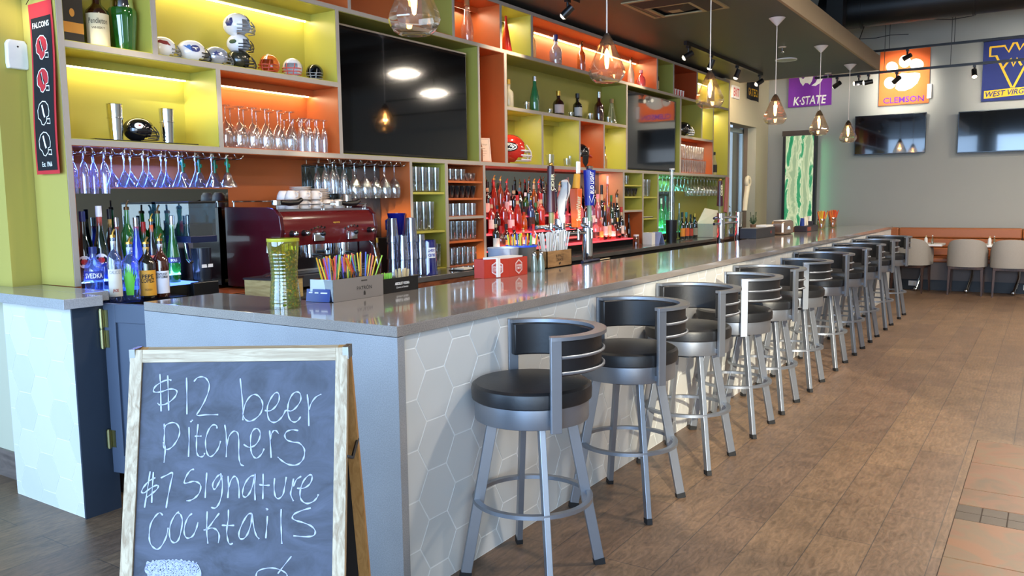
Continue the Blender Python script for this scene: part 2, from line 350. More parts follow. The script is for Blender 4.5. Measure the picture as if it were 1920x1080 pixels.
# ------------------------------------------------------------------ hexagon tile cladding, clipped to a rectangle
def clip(poly, u0, v0, u1, v1):
    for ax, lim, sg in ((0,u0,1),(0,u1,-1),(1,v0,1),(1,v1,-1)):
        out = []
        for i in range(len(poly)):
            p, q = poly[i-1], poly[i]; ip, iq = sg*(p[ax]-lim) >= 0, sg*(q[ax]-lim) >= 0
            if ip != iq:
                t = (lim-p[ax])/(q[ax]-p[ax]); out.append((p[0]+t*(q[0]-p[0]), p[1]+t*(q[1]-p[1])))
            if iq: out.append(q)
        poly = out
        if len(poly) < 3: return []
    return poly
def hexes(m, u0, v0, u1, v1, cu, cv, f, gap=.006, s=.1143):
    r = s-gap/math.sqrt(3)*1.0
    hx = [(r*math.cos(PI*k/3), r*math.sin(PI*k/3)) for k in range(6)]
    H = s*math.sqrt(3)
    for k in range(int((u0-cu)/(1.5*s))-1, int((u1-cu)/(1.5*s))+2):
        for j in range(-14, 14):
            x = cu+1.5*s*k; y = cv+H*j-(H/2 if k % 2 else 0)
            p = clip([(x+a, y+b) for a, b in hx], u0, v0, u1, v1)
            if p: m.prism(p, f, 0, .0014)

# ------------------------------------------------------------------ the bar
bar = thing('bar_counter','long bar counter with polished grey quartz top and white hexagon tile front','bar counter',(0,0,0))
m = M(); m.box((-.783,0,1.03),(0,11.06,1.07)); m.box((-1.564,0,1.03),(-.783,.42,1.07)); m.build('countertop', QTOP, bar, bevel=.002)
m = M(); m.box((-1.564,0,0),(0,.04,1.0285)); m.build('end_panel', QEND, bar, bevel=.0015)
m = M(); m.box((-.05,.041,0),(-.0155,11.03,1.029)); m.build('grout_bed', GROUT, bar)
m = M(); hexes(m, .042, .004, 11.03, 1.028, .2305, .973, lambda u,v,d: (-.0155+d, u, v)); m.build('hex_tile_cladding', HEX, bar)
m = M(); m.box((-.783,.041,0),(-.05,11.03,1.029)); m.build('carcass', mat('dark_carcass','#24262c',.6), bar)
m = M(); m.box((-1.30,.45,.82),(-.785,10.9,.86)); m.box((-1.28,.45,.1),(-.79,10.9,.82)); 
ub = m.build('underbar_counter', mat('stainless_dull','#5f6163',.35,.8)); tag(ub,'low stainless service counter running along the bartender side of the bar','counter')

# ------------------------------------------------------------------ low tiled wall stub, its ledge and the swing gate
pw = struct(M().box((-2.57,-.155,0),(-1.905,-.045,1.04)).build('wall_stub', GROUT))
m = M(); hexes(m, -2.57, .003, -1.905, 1.038, -2.411, .865, lambda u,v,d: (u,-.155-d,v), .0035); m.build('hex_tile_cladding', HEX, pw)
M().box((-1.905,-.162,0),(-1.893,.02,1.04)).build('side_panel', mat('dark_slate_paint','#2b3440',.4), pw)
m = M(); m.box((-3.4,-.23,1.042),(-1.83,-.042,1.09)); m.box((-2.695,-.042,1.042),(-2.02,.10,1.09))
tag(m.build('ledge_top', QEND, bevel=.002),'short grey quartz ledge on the white tiled wall stub by the swing gate','ledge')
g = thing('swing_gate','slate blue panelled swing gate on brass hinges beside white tiled wall stub','gate',(-1.875,-.02,0), math.atan2(.10,.48))
W = .43
m = M()
for a, b in (((0,0,.2),(.075,.035,1.045)),((W-.075,0,.2),(W,.035,1.045)),((.075,0,.2),(W-.075,.035,.29)),((.075,0,.955),(W-.075,.035,1.045))): m.box(a,b)
m.build('gate_frame', SLATE, g, bevel=.002); M().box((.075,.012,.29),(W-.075,.024,.955)).build('gate_panel', SLATE, g)
BRASS = mat('aged_brass','#8f8b63',.3,1)
for z in (.93,.83,.33):
    h = M(); h.cyl((-.006,-.008,z),.013,.085,10); h.cyl((-.006,-.008,z-.006),.010,.097,10); h.box((-.006,-.003,z),(.03,0,z+.085))
    h.build('hinge', BRASS, g, smooth=40)

# ------------------------------------------------------------------ shelving unit
FX, BX = -2.36, -2.695
unit = thing('shelving_unit','wall of lime and orange display cubbies with greige edges behind the bar','shelving',(0,0,0))
def ub_(y0,y1,z0,z1,nm): M().box((BX,y0,z0),(FX,y1,z1)).build(nm, EDGE, unit)
EY = 10.63
for y0,y1,z0,z1 in ((.115,.147,1.092,3.345),(.652,.683,2.377,2.885),(1.07,1.10,1.872,2.345),(2.10,2.13,1.872,2.885),(2.23,2.257,2.915,3.313),(3.47,3.50,2.915,3.313),
    (4.19,4.22,2.915,3.313),(4.73,4.765,2.915,3.313),(7.78,7.815,2.915,3.313),(8.33,8.36,2.915,3.313),(9.20,9.235,2.915,3.313),(10.595,EY,.952,3.345),
    (3.83,3.855,1.872,2.885),(4.25,4.29,1.872,2.885),(4.915,4.945,1.872,2.372),(5.70,5.727,1.872,2.372),(6.28,6.305,1.872,2.372),(6.875,6.91,1.872,2.885),
    (8.58,8.625,1.872,2.885),(9.416,9.44,2.385,2.885),(9.895,9.92,1.872,2.885),
    (2.868,2.895,.952,1.84),(3.325,3.362,.952,1.84),(3.885,3.917,.952,1.84),(6.79,6.83,.952,1.84),(7.35,7.385,.952,1.84),(7.828,7.86,.952,1.84)): ub_(y0,y1,z0,z1,'upright')
for y0,y1,z0,z1 in ((.147,10.595,1.84,1.872),(.147,2.10,2.345,2.377),(.147,10.595,2.885,2.915),(.147,10.595,3.313,3.345),(4.29,6.875,2.372,2.402),(8.625,9.895,2.355,2.385),
    (3.362,3.885,1.365,1.387),(6.83,7.35,1.360,1.382)): ub_(y0,y1,z0,z1,'shelf')
M().box((BX,.1125,1.092),(FX-.004,.1148,3.345)).build('end_cover', GREEN, unit)
def bay(y0,y1,z0,z1,c,back=None,right=None,led=None,lv=True):
    e = .004; x0, x1 = BX-.002, FX-.004
    m = M(); m.box((x0,y0,z0),(x1,y0+e,z1)); m.box((x0,y0,z0),(x1,y1,z0+e)); m.box((x0,y0,z1-e),(x1,y1,z1))
    if not back: m.box((x0,y0,z0),(x0+.01,y1,z1))
    if not right: m.box((x0,y1-e,z0),(x1,y1,z1))
    m.build('cubby_lining', c, unit)
    if back: M().box((x0,y0,z0),(x0+.01,y1,z1)).build('back_panel', back, unit)
    if right: M().box((x0,y1-e,z0),(x1,y1,z1)).build('side_lining', right, unit)
    if led:
        if lv: M().box((BX+.075,y0+e,z1-.05),(BX+.085,y1-e,z1-e)).build('light_valance', c, unit)
        a, b = (y0+.012, y1-.012) if led is True else led
        M().box((BX+.03,a,z1-.052),(BX+.045,b,z1-.044)).build('led_strip', LED, unit)
LED = glow('warm_led','#ffdf9a',18); TAN = mat('tan_laminate','#b59a6b',.35)
MIRROR = mat('grey_mirror','#7f8787',.03,1,var=.01)
bay(.147,.652,2.377,2.885,LIME); bay(.683,2.10,2.377,2.885,LIME,led=True); bay(.147,1.07,1.872,2.345,LIME,led=True); bay(1.10,2.10,1.872,2.345,ORANGE,led=True)
bay(2.13,3.83,1.872,2.885,LIMEDK); bay(3.855,4.25,1.872,2.885,ORANGE); bay(4.29,6.875,2.402,2.885,LIMEDK)
bay(4.29,4.915,1.872,2.372,LIME,led=(4.31,4.6)); bay(4.945,5.70,1.872,2.372,LIME,led=(4.97,5.35)); bay(5.727,6.28,1.872,2.372,ORANGE,led=(5.75,5.95)); bay(6.305,6.875,1.872,2.372,LIME,led=(6.33,6.6))
bay(6.91,8.58,1.872,2.885,LIMEDK); bay(8.625,9.416,2.385,2.885,LIMEDK); bay(9.44,9.895,2.385,2.885,LIME,led=True); bay(8.625,9.895,1.872,2.355,ORANGE,led=(8.65,9.5)); bay(9.92,10.595,1.872,2.885,LIME,led=True)
bay(.147,2.23,2.915,3.313,ORANGE); bay(2.257,3.47,2.915,3.313,ORANGE,right=LIMEDK); bay(3.50,4.19,2.915,3.313,ORANGE,led=(3.55,3.75)); bay(4.22,4.73,2.915,3.313,LIME,led=(4.25,4.4))
bay(4.765,7.78,2.915,3.313,ORANGE,led=True); bay(7.815,8.33,2.915,3.313,LIMEDK); bay(8.36,9.20,2.915,3.313,mat('rust_laminate','#9a3f18',.35)); bay(9.235,10.595,2.915,3.313,LIME,led=True)
bay(.147,2.868,.952,1.84,ORANGE); bay(2.895,3.325,.952,1.84,LIME); bay(3.362,3.885,1.387,1.84,ORANGE); bay(3.362,3.885,.952,1.365,ORANGE)
bay(3.917,6.79,.952,1.84,ORANGE,back=MIRROR,right=TAN); bay(6.83,7.35,1.382,1.84,LIME); bay(6.83,7.35,.952,1.36,ORANGE); bay(7.385,7.828,.952,1.84,LIME); bay(7.86,10.595,.952,1.84,LIMEDK)
for y0, y1, zs, c in ((2.899,3.321,(1.598,1.277),LIME),(3.366,3.881,(1.697,1.548),ORANGE),(3.366,3.881,(1.173,),ORANGE),(6.834,7.346,(1.692,1.551),LIME),(7.389,7.824,(1.544,1.27),LIME)):
    for z in zs: M().box((BX+.01,y0,z-.018),(FX-.012,y1,z)).build('inner_shelf', c, unit)
M().box((BX+.009,.15,.953),(BX+.013,1.36,1.62)).build('mirror_panel', MIRROR, unit)
M().box((BX+.009,2.02,1.2),(BX+.013,2.86,1.80)).build('mirror_panel', MIRROR, unit)
M().box((BX+.009,8.45,1.2),(BX+.013,9.2,1.62)).build('mirror_panel', MIRROR, unit)
# back counter under the shelves
bc = thing('back_counter','dark quartz back counter with wooden front under the display cubbies','counter',(0,0,0))
M().box((-2.69,.13,.91),(-2.0,10.62,.95)).build('countertop', DKCOUNT, bc, bevel=.002)
M().box((-2.03,.13,.80),(-2.01,3.9,.909)).build('apron', wood('red_wood','#5b2a17','#8a4a26',(2,2,14)), bc)
m = M(); m.box((-2.66,.15,0),(-2.04,10.6,.909)); m.build('cabinet', mat('black_cabinet','#17181a',.4), bc)

# ------------------------------------------------------------------ televisions
SCREEN = mat('tv_screen','#050507',.07,coat=1,var=.01); BEZ = mat('tv_bezel','#0b0b0c',.25)
def tv(label, f, w, h, mount=.2, silver=False):
    """f(u,v,d): u right, v up, d out of the wall"""
    t = thing('television', label, 'television', f(0,-h/2,0)); o = Vector(f(0,-h/2,0)); F = lambda u,v,d: Vector(f(u,v,d))-o
    m = M(); bx = lambda u0,v0,u1,v1,d0,d1: m.prism([(u0,v0),(u1,v0),(u1,v1),(u0,v1)], F, d0, d1)
    bx(-w/2,-h/2,w/2,h/2,.012,.05); m.build('housing', BEZ, t, bevel=.002)
    m = M(); bx(-w/2+.012,-h/2+.018,w/2-.012,h/2-.012,.0503,.052); m.build('screen', SCREEN, t)
    m = M(); bx(-w/2-.001,h/2-.012,w/2+.001,h/2+.001,.05,.054)
    if silver: m.build('top_trim', mat('dull_silver','#8c8781',.35,.8), t)
    m = M(); bx(-.12,-h/2-.001,.12,-h/2+.014,.05,.053); m.build('logo_bar', BEZ, t)
    m = M(); bx(-.2,-.15,.2,.15,-mount,.0118); m.build('wall_mount', BLACK, t); return t
tv('large black flat television set into the cubby wall between stemware and certificate', lambda u,v,d: (BX+.225+d, 2.93+u, 2.35+v), 1.60, .93, silver=True)
tv('black flat television set into the cubby wall right of the lit olive bottle shelf', lambda u,v,d: (BX+.245+d, 7.72+u, 2.36+v), 1.60, .95)
# ------------------------------------------------------------------ bar stools
ORD = ['first','second','third','fourth','fifth','sixth','seventh','eighth','ninth','tenth','eleventh','twelfth']
stool = thing('bar_stool','', 'bar stool')
SWIV = ('seat','seat_ring','back_post','backrest','top_rail','back_hoop')
m = M(); m.lathe([(0,.733),(.234,.733),(.242,.739),(.244,.776),(.240,.790),(.227,.799),(.14,.804),(0,.806)],40); m.build('seat', VINYL, stool, smooth=30)
m = M(); m.lathe([(.0,.655),(.229,.655),(.231,.659),(.231,.732),(.0,.732)],40); m.build('seat_ring', ALU, stool, smooth=30)
m = M(); m.lathe([(0,.625),(.11,.625),(.11,.659),(0,.659)],20); m.build('swivel_plate', BLACK, stool, smooth=30)
for sx, sy in ((1,1),(1,-1),(-1,1),(-1,-1)):
    a = Vector((sx*.112,sy*.112,.66)); b = Vector((sx*.2,sy*.2,.012)); ax = (b-a); n = Vector((sx,-sy,0)).normalized()
    m = M(); m.obox((a+b)/2, ax, ax.length/2, n, .012, ax.cross(n), .0215); l = m.build('leg', ALU, stool, bevel=.002)
    M().obox(b, ax, .014, n, .0133, ax.cross(n), .0228).build('foot_cap', RUBBER, l)
m = M(); n = 44; 
vs = [(r*math.cos(2*PI*k/n), r*math.sin(2*PI*k/n), z) for k in range(n) for r, z in ((.222,.312),(.246,.312),(.246,.328),(.222,.328))]
m.add(vs, [(4*k+i, 4*k+(i+1)%4, 4*((k+1)%n)+(i+1)%4, 4*((k+1)%n)+i) for k in range(n) for i in range(4)])
m.build('foot_ring', ALU, stool, smooth=40)
YB = .03; ARC = lambda r, z, a0=0, a1=180, n=25: [(r*math.cos(R(a0+(a1-a0)*k/(n-1))), YB+r*math.sin(R(a0+(a1-a0)*k/(n-1))), z) for k in range(n)]
def arcband(r0, r1, z0, z1, a0=0, a1=180, n=29):
    m = M(); vs = []
    for k in range(n):
        a = R(a0+(a1-a0)*k/(n-1)); c, s = math.cos(a), math.sin(a); vs += [(r*c, YB+r*s, z) for r, z in ((r0,z0),(r1,z0),(r1,z1),(r0,z1))]
    return m.add(vs, [(4*k+i,4*k+(i+1)%4,4*k+4+(i+1)%4,4*k+4+i) for k in range(n-1) for i in range(4)]+[(3,2,1,0),(4*n-4,4*n-3,4*n-2,4*n-1)])
for s in (-1,1):
    m = M(); m.box((s*.261-.009,YB-.045,.65),(s*.261+.009,YB-.002,1.015)); m.box((min(s*.22,s*.258),YB-.036,.665),(max(s*.22,s*.258),YB-.008,.69)); m.build('back_post', ALU, stool, bevel=.002)
arcband(.218,.254,.862,.999,-8,188).build('backrest', VINYL, stool, smooth=40, bevel=.006)
arcband(.226,.274,1.0,1.014,-9,189).build('top_rail', ALU, stool, smooth=40)
for z in (.875,.935): M().tube(ARC(.262,z), .0065, 6).build('back_hoop', ALU, stool, smooth=60)
POS = [(0.247, 0.52, 51), (0.247, 1.42, 60), (0.247, 2.22, 63), (0.25, 3.03, 30), (0.247, 3.7, 69), (0.25, 4.49, 34), (0.25, 5.4, 70), (0.25, 6.22, 75), (0.25, 7.03, 71), (0.25, 7.97, 65), (0.252, 8.95, 69)]
stools = []
for i, (x, y, a) in enumerate(POS):
    lab = ('%s swivel bar stool from the chalkboard end, black curved back and grey metal legs' % ORD[i]) if i < 10 else 'bar stool farthest from the chalkboard, black seat and curved back on grey metal legs'
    if i == 0:
        o = stool; o.location = (x,y,0); tag(o, lab, 'bar stool', 'black and grey stools along the bar'); ks = [c for c in bpy.data.objects if c.parent == o]
    else:
        o = dup(stool, (x,y,0), 0, lab); ks = None
    stools.append((o, a))
for o, a in stools:
    for c in [c for c in bpy.data.objects if c.parent == o]:
        if c.name.split('.')[0] in SWIV: c.rotation_euler = (0,0,R(a-90))

# ------------------------------------------------------------------ chalkboard
AL = R(13.6); TOPZ = 1.115
ch = thing('chalkboard_sign','wooden A-frame chalkboard with handwritten drink prices in front of the bar end','sign',(.0716,-.7353,0), R(33.3))
HW = .304
OAKX = wood('pale_oak_rail','#8d775a','#b9a88c',(2.2,30,30),.55,2.4); OAKZ = wood('pale_oak_stile','#8d775a','#b9a88c',(30,30,2.2),.55,2.4); PINE = wood('pine_edge','#a0753f','#b88d55',(30,30,2.2),.55,2.4)
def board(sg, nm, writing):
    """one leaf; local x along the width, leaf plane leans away from the ridge; sg=-1 is the leaf facing the street"""
    n = Vector((0, sg*math.cos(AL), math.sin(AL))); d = Vector((0, sg*math.sin(AL), -math.cos(AL))); L = TOPZ/math.cos(AL)
    o = Vector((0, sg*.012, TOPZ))
    F = lambda u, v, w=0: o + Vector((1,0,0))*u + d*v + n*w       # v runs down the leaf
    def slab(u0,v0,u1,v1,w0,w1): return [F(u,v,w) for w in (w0,w1) for u,v in ((u0,v0),(u1,v0),(u1,v1),(u0,v1))]
    Q = [(0,3,2,1),(4,5,6,7),(0,1,5,4),(1,2,6,5),(2,3,7,6),(3,0,4,7)]
    for u0, u1 in ((-HW,-HW+.034),(HW-.034,HW)): M().add(slab(u0,.0,u1,L-.006,-.011,.011),Q).build('frame_stile', OAKZ if sg < 0 else PINE, ch, bevel=.001)
    for v0, v1 in ((0,.036),(L-.12,L-.084)): M().add(slab(-HW+.034,v0,HW-.034,v1,-.0105,.0105),Q).build('frame_rail', OAKX, ch, bevel=.001)
    b = M().add(slab(-HW+.034,.036,HW-.034,L-.12,-.004,.004),Q).build('slate_panel', CHALKB if sg < 0 else mat('board_back','#17120f',.7), ch)
    return F
def chalkmat():
    m, nt, out = base('chalkboard_slate'); L = nt.links.new
    tc = nd(nt,'ShaderNodeTexCoord'); mp = nd(nt,'ShaderNodeMapping'); mp.inputs['Scale'].default_value = (2.5,4,4); mp.inputs['Rotation'].default_value = (.3,.5,.2); L(tc.outputs['Object'], mp.inputs['Vector'])
    n = nd(nt,'ShaderNodeTexNoise', Scale=2.2, Detail=7.0, Roughness=.65, Distortion=1.5); L(mp.outputs[0], n.inputs['Vector'])
    cr = nd(nt,'ShaderNodeValToRGB'); L(n.outputs['Fac'], cr.inputs[0]); e = cr.color_ramp.elements
    e[0].position = .35; e[0].color = lin('#262b38'); e[1].position = .75; e[1].color = lin('#4a5062')
    p = nd(nt,'ShaderNodeBsdfPrincipled', Roughness=.62); L(cr.outputs[0], p.inputs['Base Color']); L(p.outputs[0], out.inputs['Surface']); return m
CHALKB = chalkmat()
FF = board(-1,'front',True); board(1,'rear',False)
for sx in (-1,1): M().box((sx*HW-.014 if sx > 0 else -HW-.002,-.028,TOPZ-.03),(HW+.002 if sx > 0 else -HW+.014,.028,TOPZ+.004)).build('ridge_hinge', mat('dull_nickel','#7f7d78',.35,1), ch)
for sx in (-1,1):
    m = M(); p = FF(sx*(HW-.002),.30); q = Vector((p.x, -p.y, p.z)); mid = (p+q)/2+Vector((0,0,-.03)); m.tube([p,mid,q],.005,6); m.build('spreader_stay', mat('dark_steel','#3c3d40',.4,.9), ch)
CH = mat('chalk','#a9afcc',.95,var=.1,scale=300)
# handwriting: strokes in centimetres across (u) and down (v) the slate
STROKES = [(3.9,[(-188,86),(-196,84),(-213,89),(-231,101),(-237,113),(-232,118),(-215,117),(-193,110),(-178,111),(-171,118),(-176,131),(-189,144),(-204,152),(-218,153),(-224,148)]),(3.9,[(-221,68),(-218,99),(-213,171)]),(3.9,[(-199,72),(-196,112),(-192,169)]),(3.9,[(-146,79),(-143,131),(-141,180)]),(3.9,[(-125,90),(-116,80),(-103,77),(-91,82),(-82,98),(-84,119),(-93,144),(-105,167),(-113,183),(-89,182),(-54,182)]),(3.9,[(4,83),(8,114),(13,154),(15,198)]),(3.9,[(14,182),(20,154),(33,133),(49,128),(63,140),(69,158),(64,179),(50,194),(35,201),(23,197),(15,185)]),(3.9,[(75,172),(90,173),(105,161),(114,143),(112,126),(103,124),(92,137),(83,158),(82,179),(88,198),(100,205),(112,201),(124,189),(133,172)]),(3.9,[(133,172),(149,174),(164,162),(174,144),(172,127),(161,122),(149,131),(140,153),(139,177),(145,197),(157,205),(168,200),(175,190)]),(3.9,[(192,129),(196,166),(198,216)]),(3.9,[(197,172),(204,153),(216,137),(231,129)]),(3.9,[(-203,205),(-201,228),(-201,252),(-197,273),(-199,311)]),(3.9,[(-203,219),(-197,208),(-180,202),(-166,208),(-159,225),(-162,243),(-172,261),(-183,272),(-194,275),(-202,267),(-203,255)]),(3.9,[(-134,215),(-132,253),(-132,296)]),(3.9,[(-131,201),(-126,198),(-125,195)]),(3.9,[(-109,207),(-111,238),(-111,271),(-108,289),(-100,296),(-91,294),(-88,286)]),(3.9,[(-117,240),(-105,240),(-98,240)]),(3.9,[(-56,220),(-58,212),(-68,210),(-79,223),(-86,247),(-85,271),(-80,289),(-71,296),(-60,288),(-50,272),(-45,254)]),(3.9,[(-35,210),(-31,230),(-28,263),(-28,298)]),(3.9,[(-28,269),(-22,242),(-10,228),(1,232),(5,248),(6,278),(8,303),(13,318),(22,322)]),(3.9,[(19,264),(34,272),(50,267),(61,252),(64,234),(57,222),(47,223),(39,237),(38,261),(41,285),(49,299),(58,301),(69,291),(76,276)]),(3.9,[(90,227),(92,255),(96,301)]),(3.9,[(92,252),(95,237),(101,228),(108,228),(115,236)]),(3.9,[(169,228),(153,226),(138,230),(132,241),(138,253),(154,259),(172,262),(185,275),(188,290),(184,306),(173,318),(158,322),(140,318),(124,308),(114,299)]),(4.1,[(-221,351),(-238,360),(-252,376),(-257,389),(-249,391),(-234,380),(-219,372),(-212,373),(-215,382),(-229,394),(-243,404)]),(4.1,[(-236,334),(-241,380),(-247,431)]),(4.1,[(-227,336),(-228,378),(-228,418)]),(4.1,[(-206,352),(-191,345),(-174,339),(-178,366),(-184,402),(-188,433)]),(4.1,[(-115,330),(-124,332),(-135,346),(-141,365),(-131,366),(-116,362),(-102,366),(-95,376),(-99,394),(-111,407),(-123,413),(-133,414)]),(4.1,[(-80,339),(-81,370),(-82,407)]),(4.1,[(-37,351),(-43,345),(-52,351),(-62,368),(-61,381),(-55,383),(-47,369),(-40,354)]),(4.1,[(-42,341),(-36,368),(-37,398),(-43,421),(-53,434),(-65,432)]),(4.1,[(-21,349),(-19,380),(-20,408)]),(4.1,[(-19,380),(-12,359),(-3,350),(5,359),(10,383),(11,409)]),(4.1,[(52,348),(40,351),(28,366),(21,386),(21,401),(29,406),(40,394),(48,372),(53,345)]),(4.1,[(53,344),(53,381),(55,415)]),(4.1,[(75,344),(76,378),(76,412)]),(4.1,[(65,373),(80,375),(94,375)]),(4.1,[(107,356),(106,381),(110,404),(119,411),(130,402),(135,382),(139,353)]),(4.1,[(159,358),(155,382),(152,400),(160,418)]),(4.1,[(159,379),(167,361),(180,352)]),(4.1,[(169,384),(187,384),(202,375),(209,362),(209,350),(200,350),(187,364),(179,385),(178,406),(185,419),(198,425),(214,420),(224,410),(228,401)]),(4.1,[(-196,452),(-205,445),(-217,455),(-228,475),(-231,502),(-227,525),(-216,538),(-205,541),(-194,530),(-184,508),(-180,485)]),(4.1,[(-152,443),(-162,451),(-173,473),(-176,499),(-171,518),(-161,525),(-150,516),(-144,491),(-142,467),(-147,451),(-153,447)]),(4.1,[(-116,448),(-126,457),(-134,476),(-136,497),(-131,510),(-122,513),(-111,506),(-103,488),(-99,471)]),(4.1,[(-75,443),(-75,474),(-74,500),(-70,528)]),(4.1,[(-42,448),(-54,464),(-68,483),(-83,493)]),(4.1,[(-80,492),(-62,487),(-48,492),(-40,507),(-42,527)]),(4.1,[(-17,439),(-17,466),(-20,492),(-17,516),(-11,530),(-2,528)]),(4.1,[(-34,480),(-17,481),(0,481)]),(4.1,[(47,450),(37,452),(24,472),(14,499),(16,515),(27,516),(38,502),(46,475),(47,452)]),(4.1,[(47,450),(54,487),(61,508),(69,517)]),(4.1,[(90,457),(89,485),(87,516)]),(4.1,[(86,439),(88,437),(90,440),(87,441)]),(4.1,[(127,439),(127,470),(129,500),(131,531)]),(4.1,[(208,437),(185,443),(164,452),(158,462),(166,469),(189,476),(210,485),(221,498),(217,510),(196,513),(162,510)]),(3.4,[(-233,604),(-238,592),(-228,579),(-201,572),(-165,572),(-122,576),(-98,583),(-89,597),(-86,614)]),(3.4,[(63,616),(67,603),(83,596),(107,594),(128,599),(144,608),(148,617)]),(3.4,[(158,564),(140,586),(122,609)]),(4.4,[(-233,582),(-232,573),(-223,580),(-218,572),(-213,579),(-208,571),(-203,577),(-196,572),(-189,577),(-187,570),(-183,575),(-175,569),(-170,577),(-164,570),(-160,575),(-154,569),(-147,578),(-141,570),(-135,579),(-130,573),(-124,580),(-121,574),(-112,579),(-108,575),(-104,582),(-98,577)]),(4.4,[(-235,586),(-230,579),(-222,584),(-218,578),(-212,583),(-209,576),(-201,581),(-195,575),(-189,581),(-183,575),(-180,581),(-174,575),(-169,580),(-163,576),(-157,580),(-150,575),(-144,581),(-140,575),(-134,582),(-131,577),(-126,584),(-117,577),(-114,586),(-108,580),(-104,586),(-98,581)]),(4.4,[(-237,591),(-232,584),(-226,588),(-217,581),(-214,588),(-208,580),(-199,586),(-198,580),(-189,587),(-186,579),(-181,586),(-172,580),(-165,586),(-160,580),(-156,585),(-150,579),(-147,586),(-138,579),(-133,587),(-128,580),(-120,588),(-116,582),(-113,590),(-107,583),(-102,590),(-96,586)]),(4.4,[(-234,596),(-227,589),(-224,593),(-219,587),(-211,593),(-205,585),(-201,592),(-197,584),(-190,590),(-183,584),(-180,590),(-174,583),(-166,590),(-162,584),(-156,591),(-147,585),(-144,591),(-138,584),(-132,592),(-128,585),(-119,593),(-115,588),(-109,594),(-101,588),(-100,596),(-94,589)]),(4.4,[(-233,600),(-231,592),(-223,598),(-219,591),(-214,597),(-207,591),(-202,597),(-196,590),(-189,595),(-182,589),(-179,594),(-174,589),(-165,596),(-160,587),(-154,596),(-148,589),(-144,596),(-136,589),(-132,596),(-124,591),(-118,598),(-116,591),(-109,598),(-104,594),(-96,600),(-91,594)]),(4.4,[(-232,605),(-227,597),(-222,602),(-212,597),(-208,601),(-204,594),(-196,601),(-192,594),(-188,600),(-178,594),(-176,600),(-168,593),(-161,599),(-157,593),(-149,600),(-146,593),(-140,599),(-134,595),(-130,601),(-123,595),(-116,603),(-111,596),(-104,603),(-99,598),(-93,606),(-90,599)]),(4.4,[(-231,609),(-223,602),(-222,607),(-213,601),(-207,607),(-205,601),(-196,606),(-189,600),(-187,605),(-179,597),(-173,605),(-170,599),(-164,604),(-158,597),(-151,604),(-147,599),(-142,604),(-134,600),(-128,606),(-123,600),(-118,606),(-112,600),(-108,609),(-102,603),(-93,609),(-88,605)]),(4.4,[(-229,612),(-227,606),(-219,612),(-216,605),(-206,611),(-202,604),(-197,611),(-192,604),(-185,609),(-178,602),(-172,609),(-168,603),(-162,609),(-155,602),(-150,609),(-146,604),(-138,610),(-135,603),(-129,610),(-124,606),(-119,612),(-112,605),(-106,612),(-100,606),(-94,614),(-87,609)]),(4.4,[(-231,618),(-223,611),(-221,616),(-215,610),(-208,615),(-201,608),(-195,615),(-191,609),(-186,615),(-178,607),(-173,615),(-167,608),(-161,614),(-156,608),(-152,614),(-145,607),(-140,613),(-132,608),(-128,616),(-124,610),(-119,615),(-112,610),(-103,618),(-99,612),(-94,618),(-87,613)]),(3.4,[(-225,611),(-220,653),(-215,690)]),(3.4,[(-91,613),(-92,654),(-93,692)]),(3.4,[(-215,690),(-159,695),(-93,692)]),(3.4,[(63,616),(79,651),(105,677),(107,705)]),(3.4,[(148,617),(136,651),(109,677)]),(3.4,[(86,708),(107,705),(128,709)])]
cm = M(); rr = random.Random(3)
def smooth(pts, n=5):
    if len(pts) < 3: return pts
    P = [pts[0]]+pts+[pts[-1]]; out = []
    for i in range(1, len(P)-2):
        p0,p1,p2,p3 = P[i-1],P[i],P[i+1],P[i+2]
        for k in range(n):
            t = k/n; out.append(tuple(.5*((2*b)+(c-a)*t+(2*a-5*b+4*c-d)*t*t+(3*b-a-3*c+d)*t**3) for a,b,c,d in zip(p0,p1,p2,p3)))
    return out+[pts[-1]]
for w, st in STROKES:
    st = smooth([(a/1000, b/1000) for a, b in st])
    cm.ribbon(st, lambda i: w/1000*(.68+.35*math.sin(i*.9)+.2*rr.random()), lambda u, v: FF(u, v, .0052))
cm.build('chalk_writing', CH, ch, keep=True)

# ------------------------------------------------------------------ banquette, tables and tub chairs at the far wall
LEATH = mat('tan_leather','#a85f2e',.45,bump=.06,scale=30); LEATHD = mat('tan_leather_seat','#9a5427',.45)
bq = thing('banquette','long tan leather banquette with channelled back along the grey far wall','banquette',(0,12.35,0))
def rbox(m, a, b): m.box(a,b)
for k, (x0, x1) in enumerate(((-1.9,-.16),(-.155,1.60),(1.605,3.4),(3.405,5.2))):
    for z0, z1 in ((.53,.665),(.67,.815),(.82,.985)): M().box((x0,.44,z0),(x1,.60,z1)).build('back_channel', LEATH, bq, bevel=.02)
for x0, x1 in ((-1.9,1.60),(1.605,5.2)): M().box((x0,-.05,.455),(x1,.45,.53)).build('seat_cushion', LEATHD, bq, bevel=.02)
M().box((-1.9,0,.17),(5.2,.6,.455)).build('base_panel', mat('taupe_panel','#5a4c44',.5), bq); M().box((-1.9,.05,0),(5.2,.6,.17)).build('kick_board', mat('black_kick','#15171c',.5), bq)
FAB = mat('grey_upholstery','#9a948c',.85,var=.08,scale=90,bump=.05); LEGW = wood('dark_walnut','#2a1a14','#472d22',(14,14,2))
tc_ = thing('tub_chair','grey tub chair','chair',(.92,11.98,0))
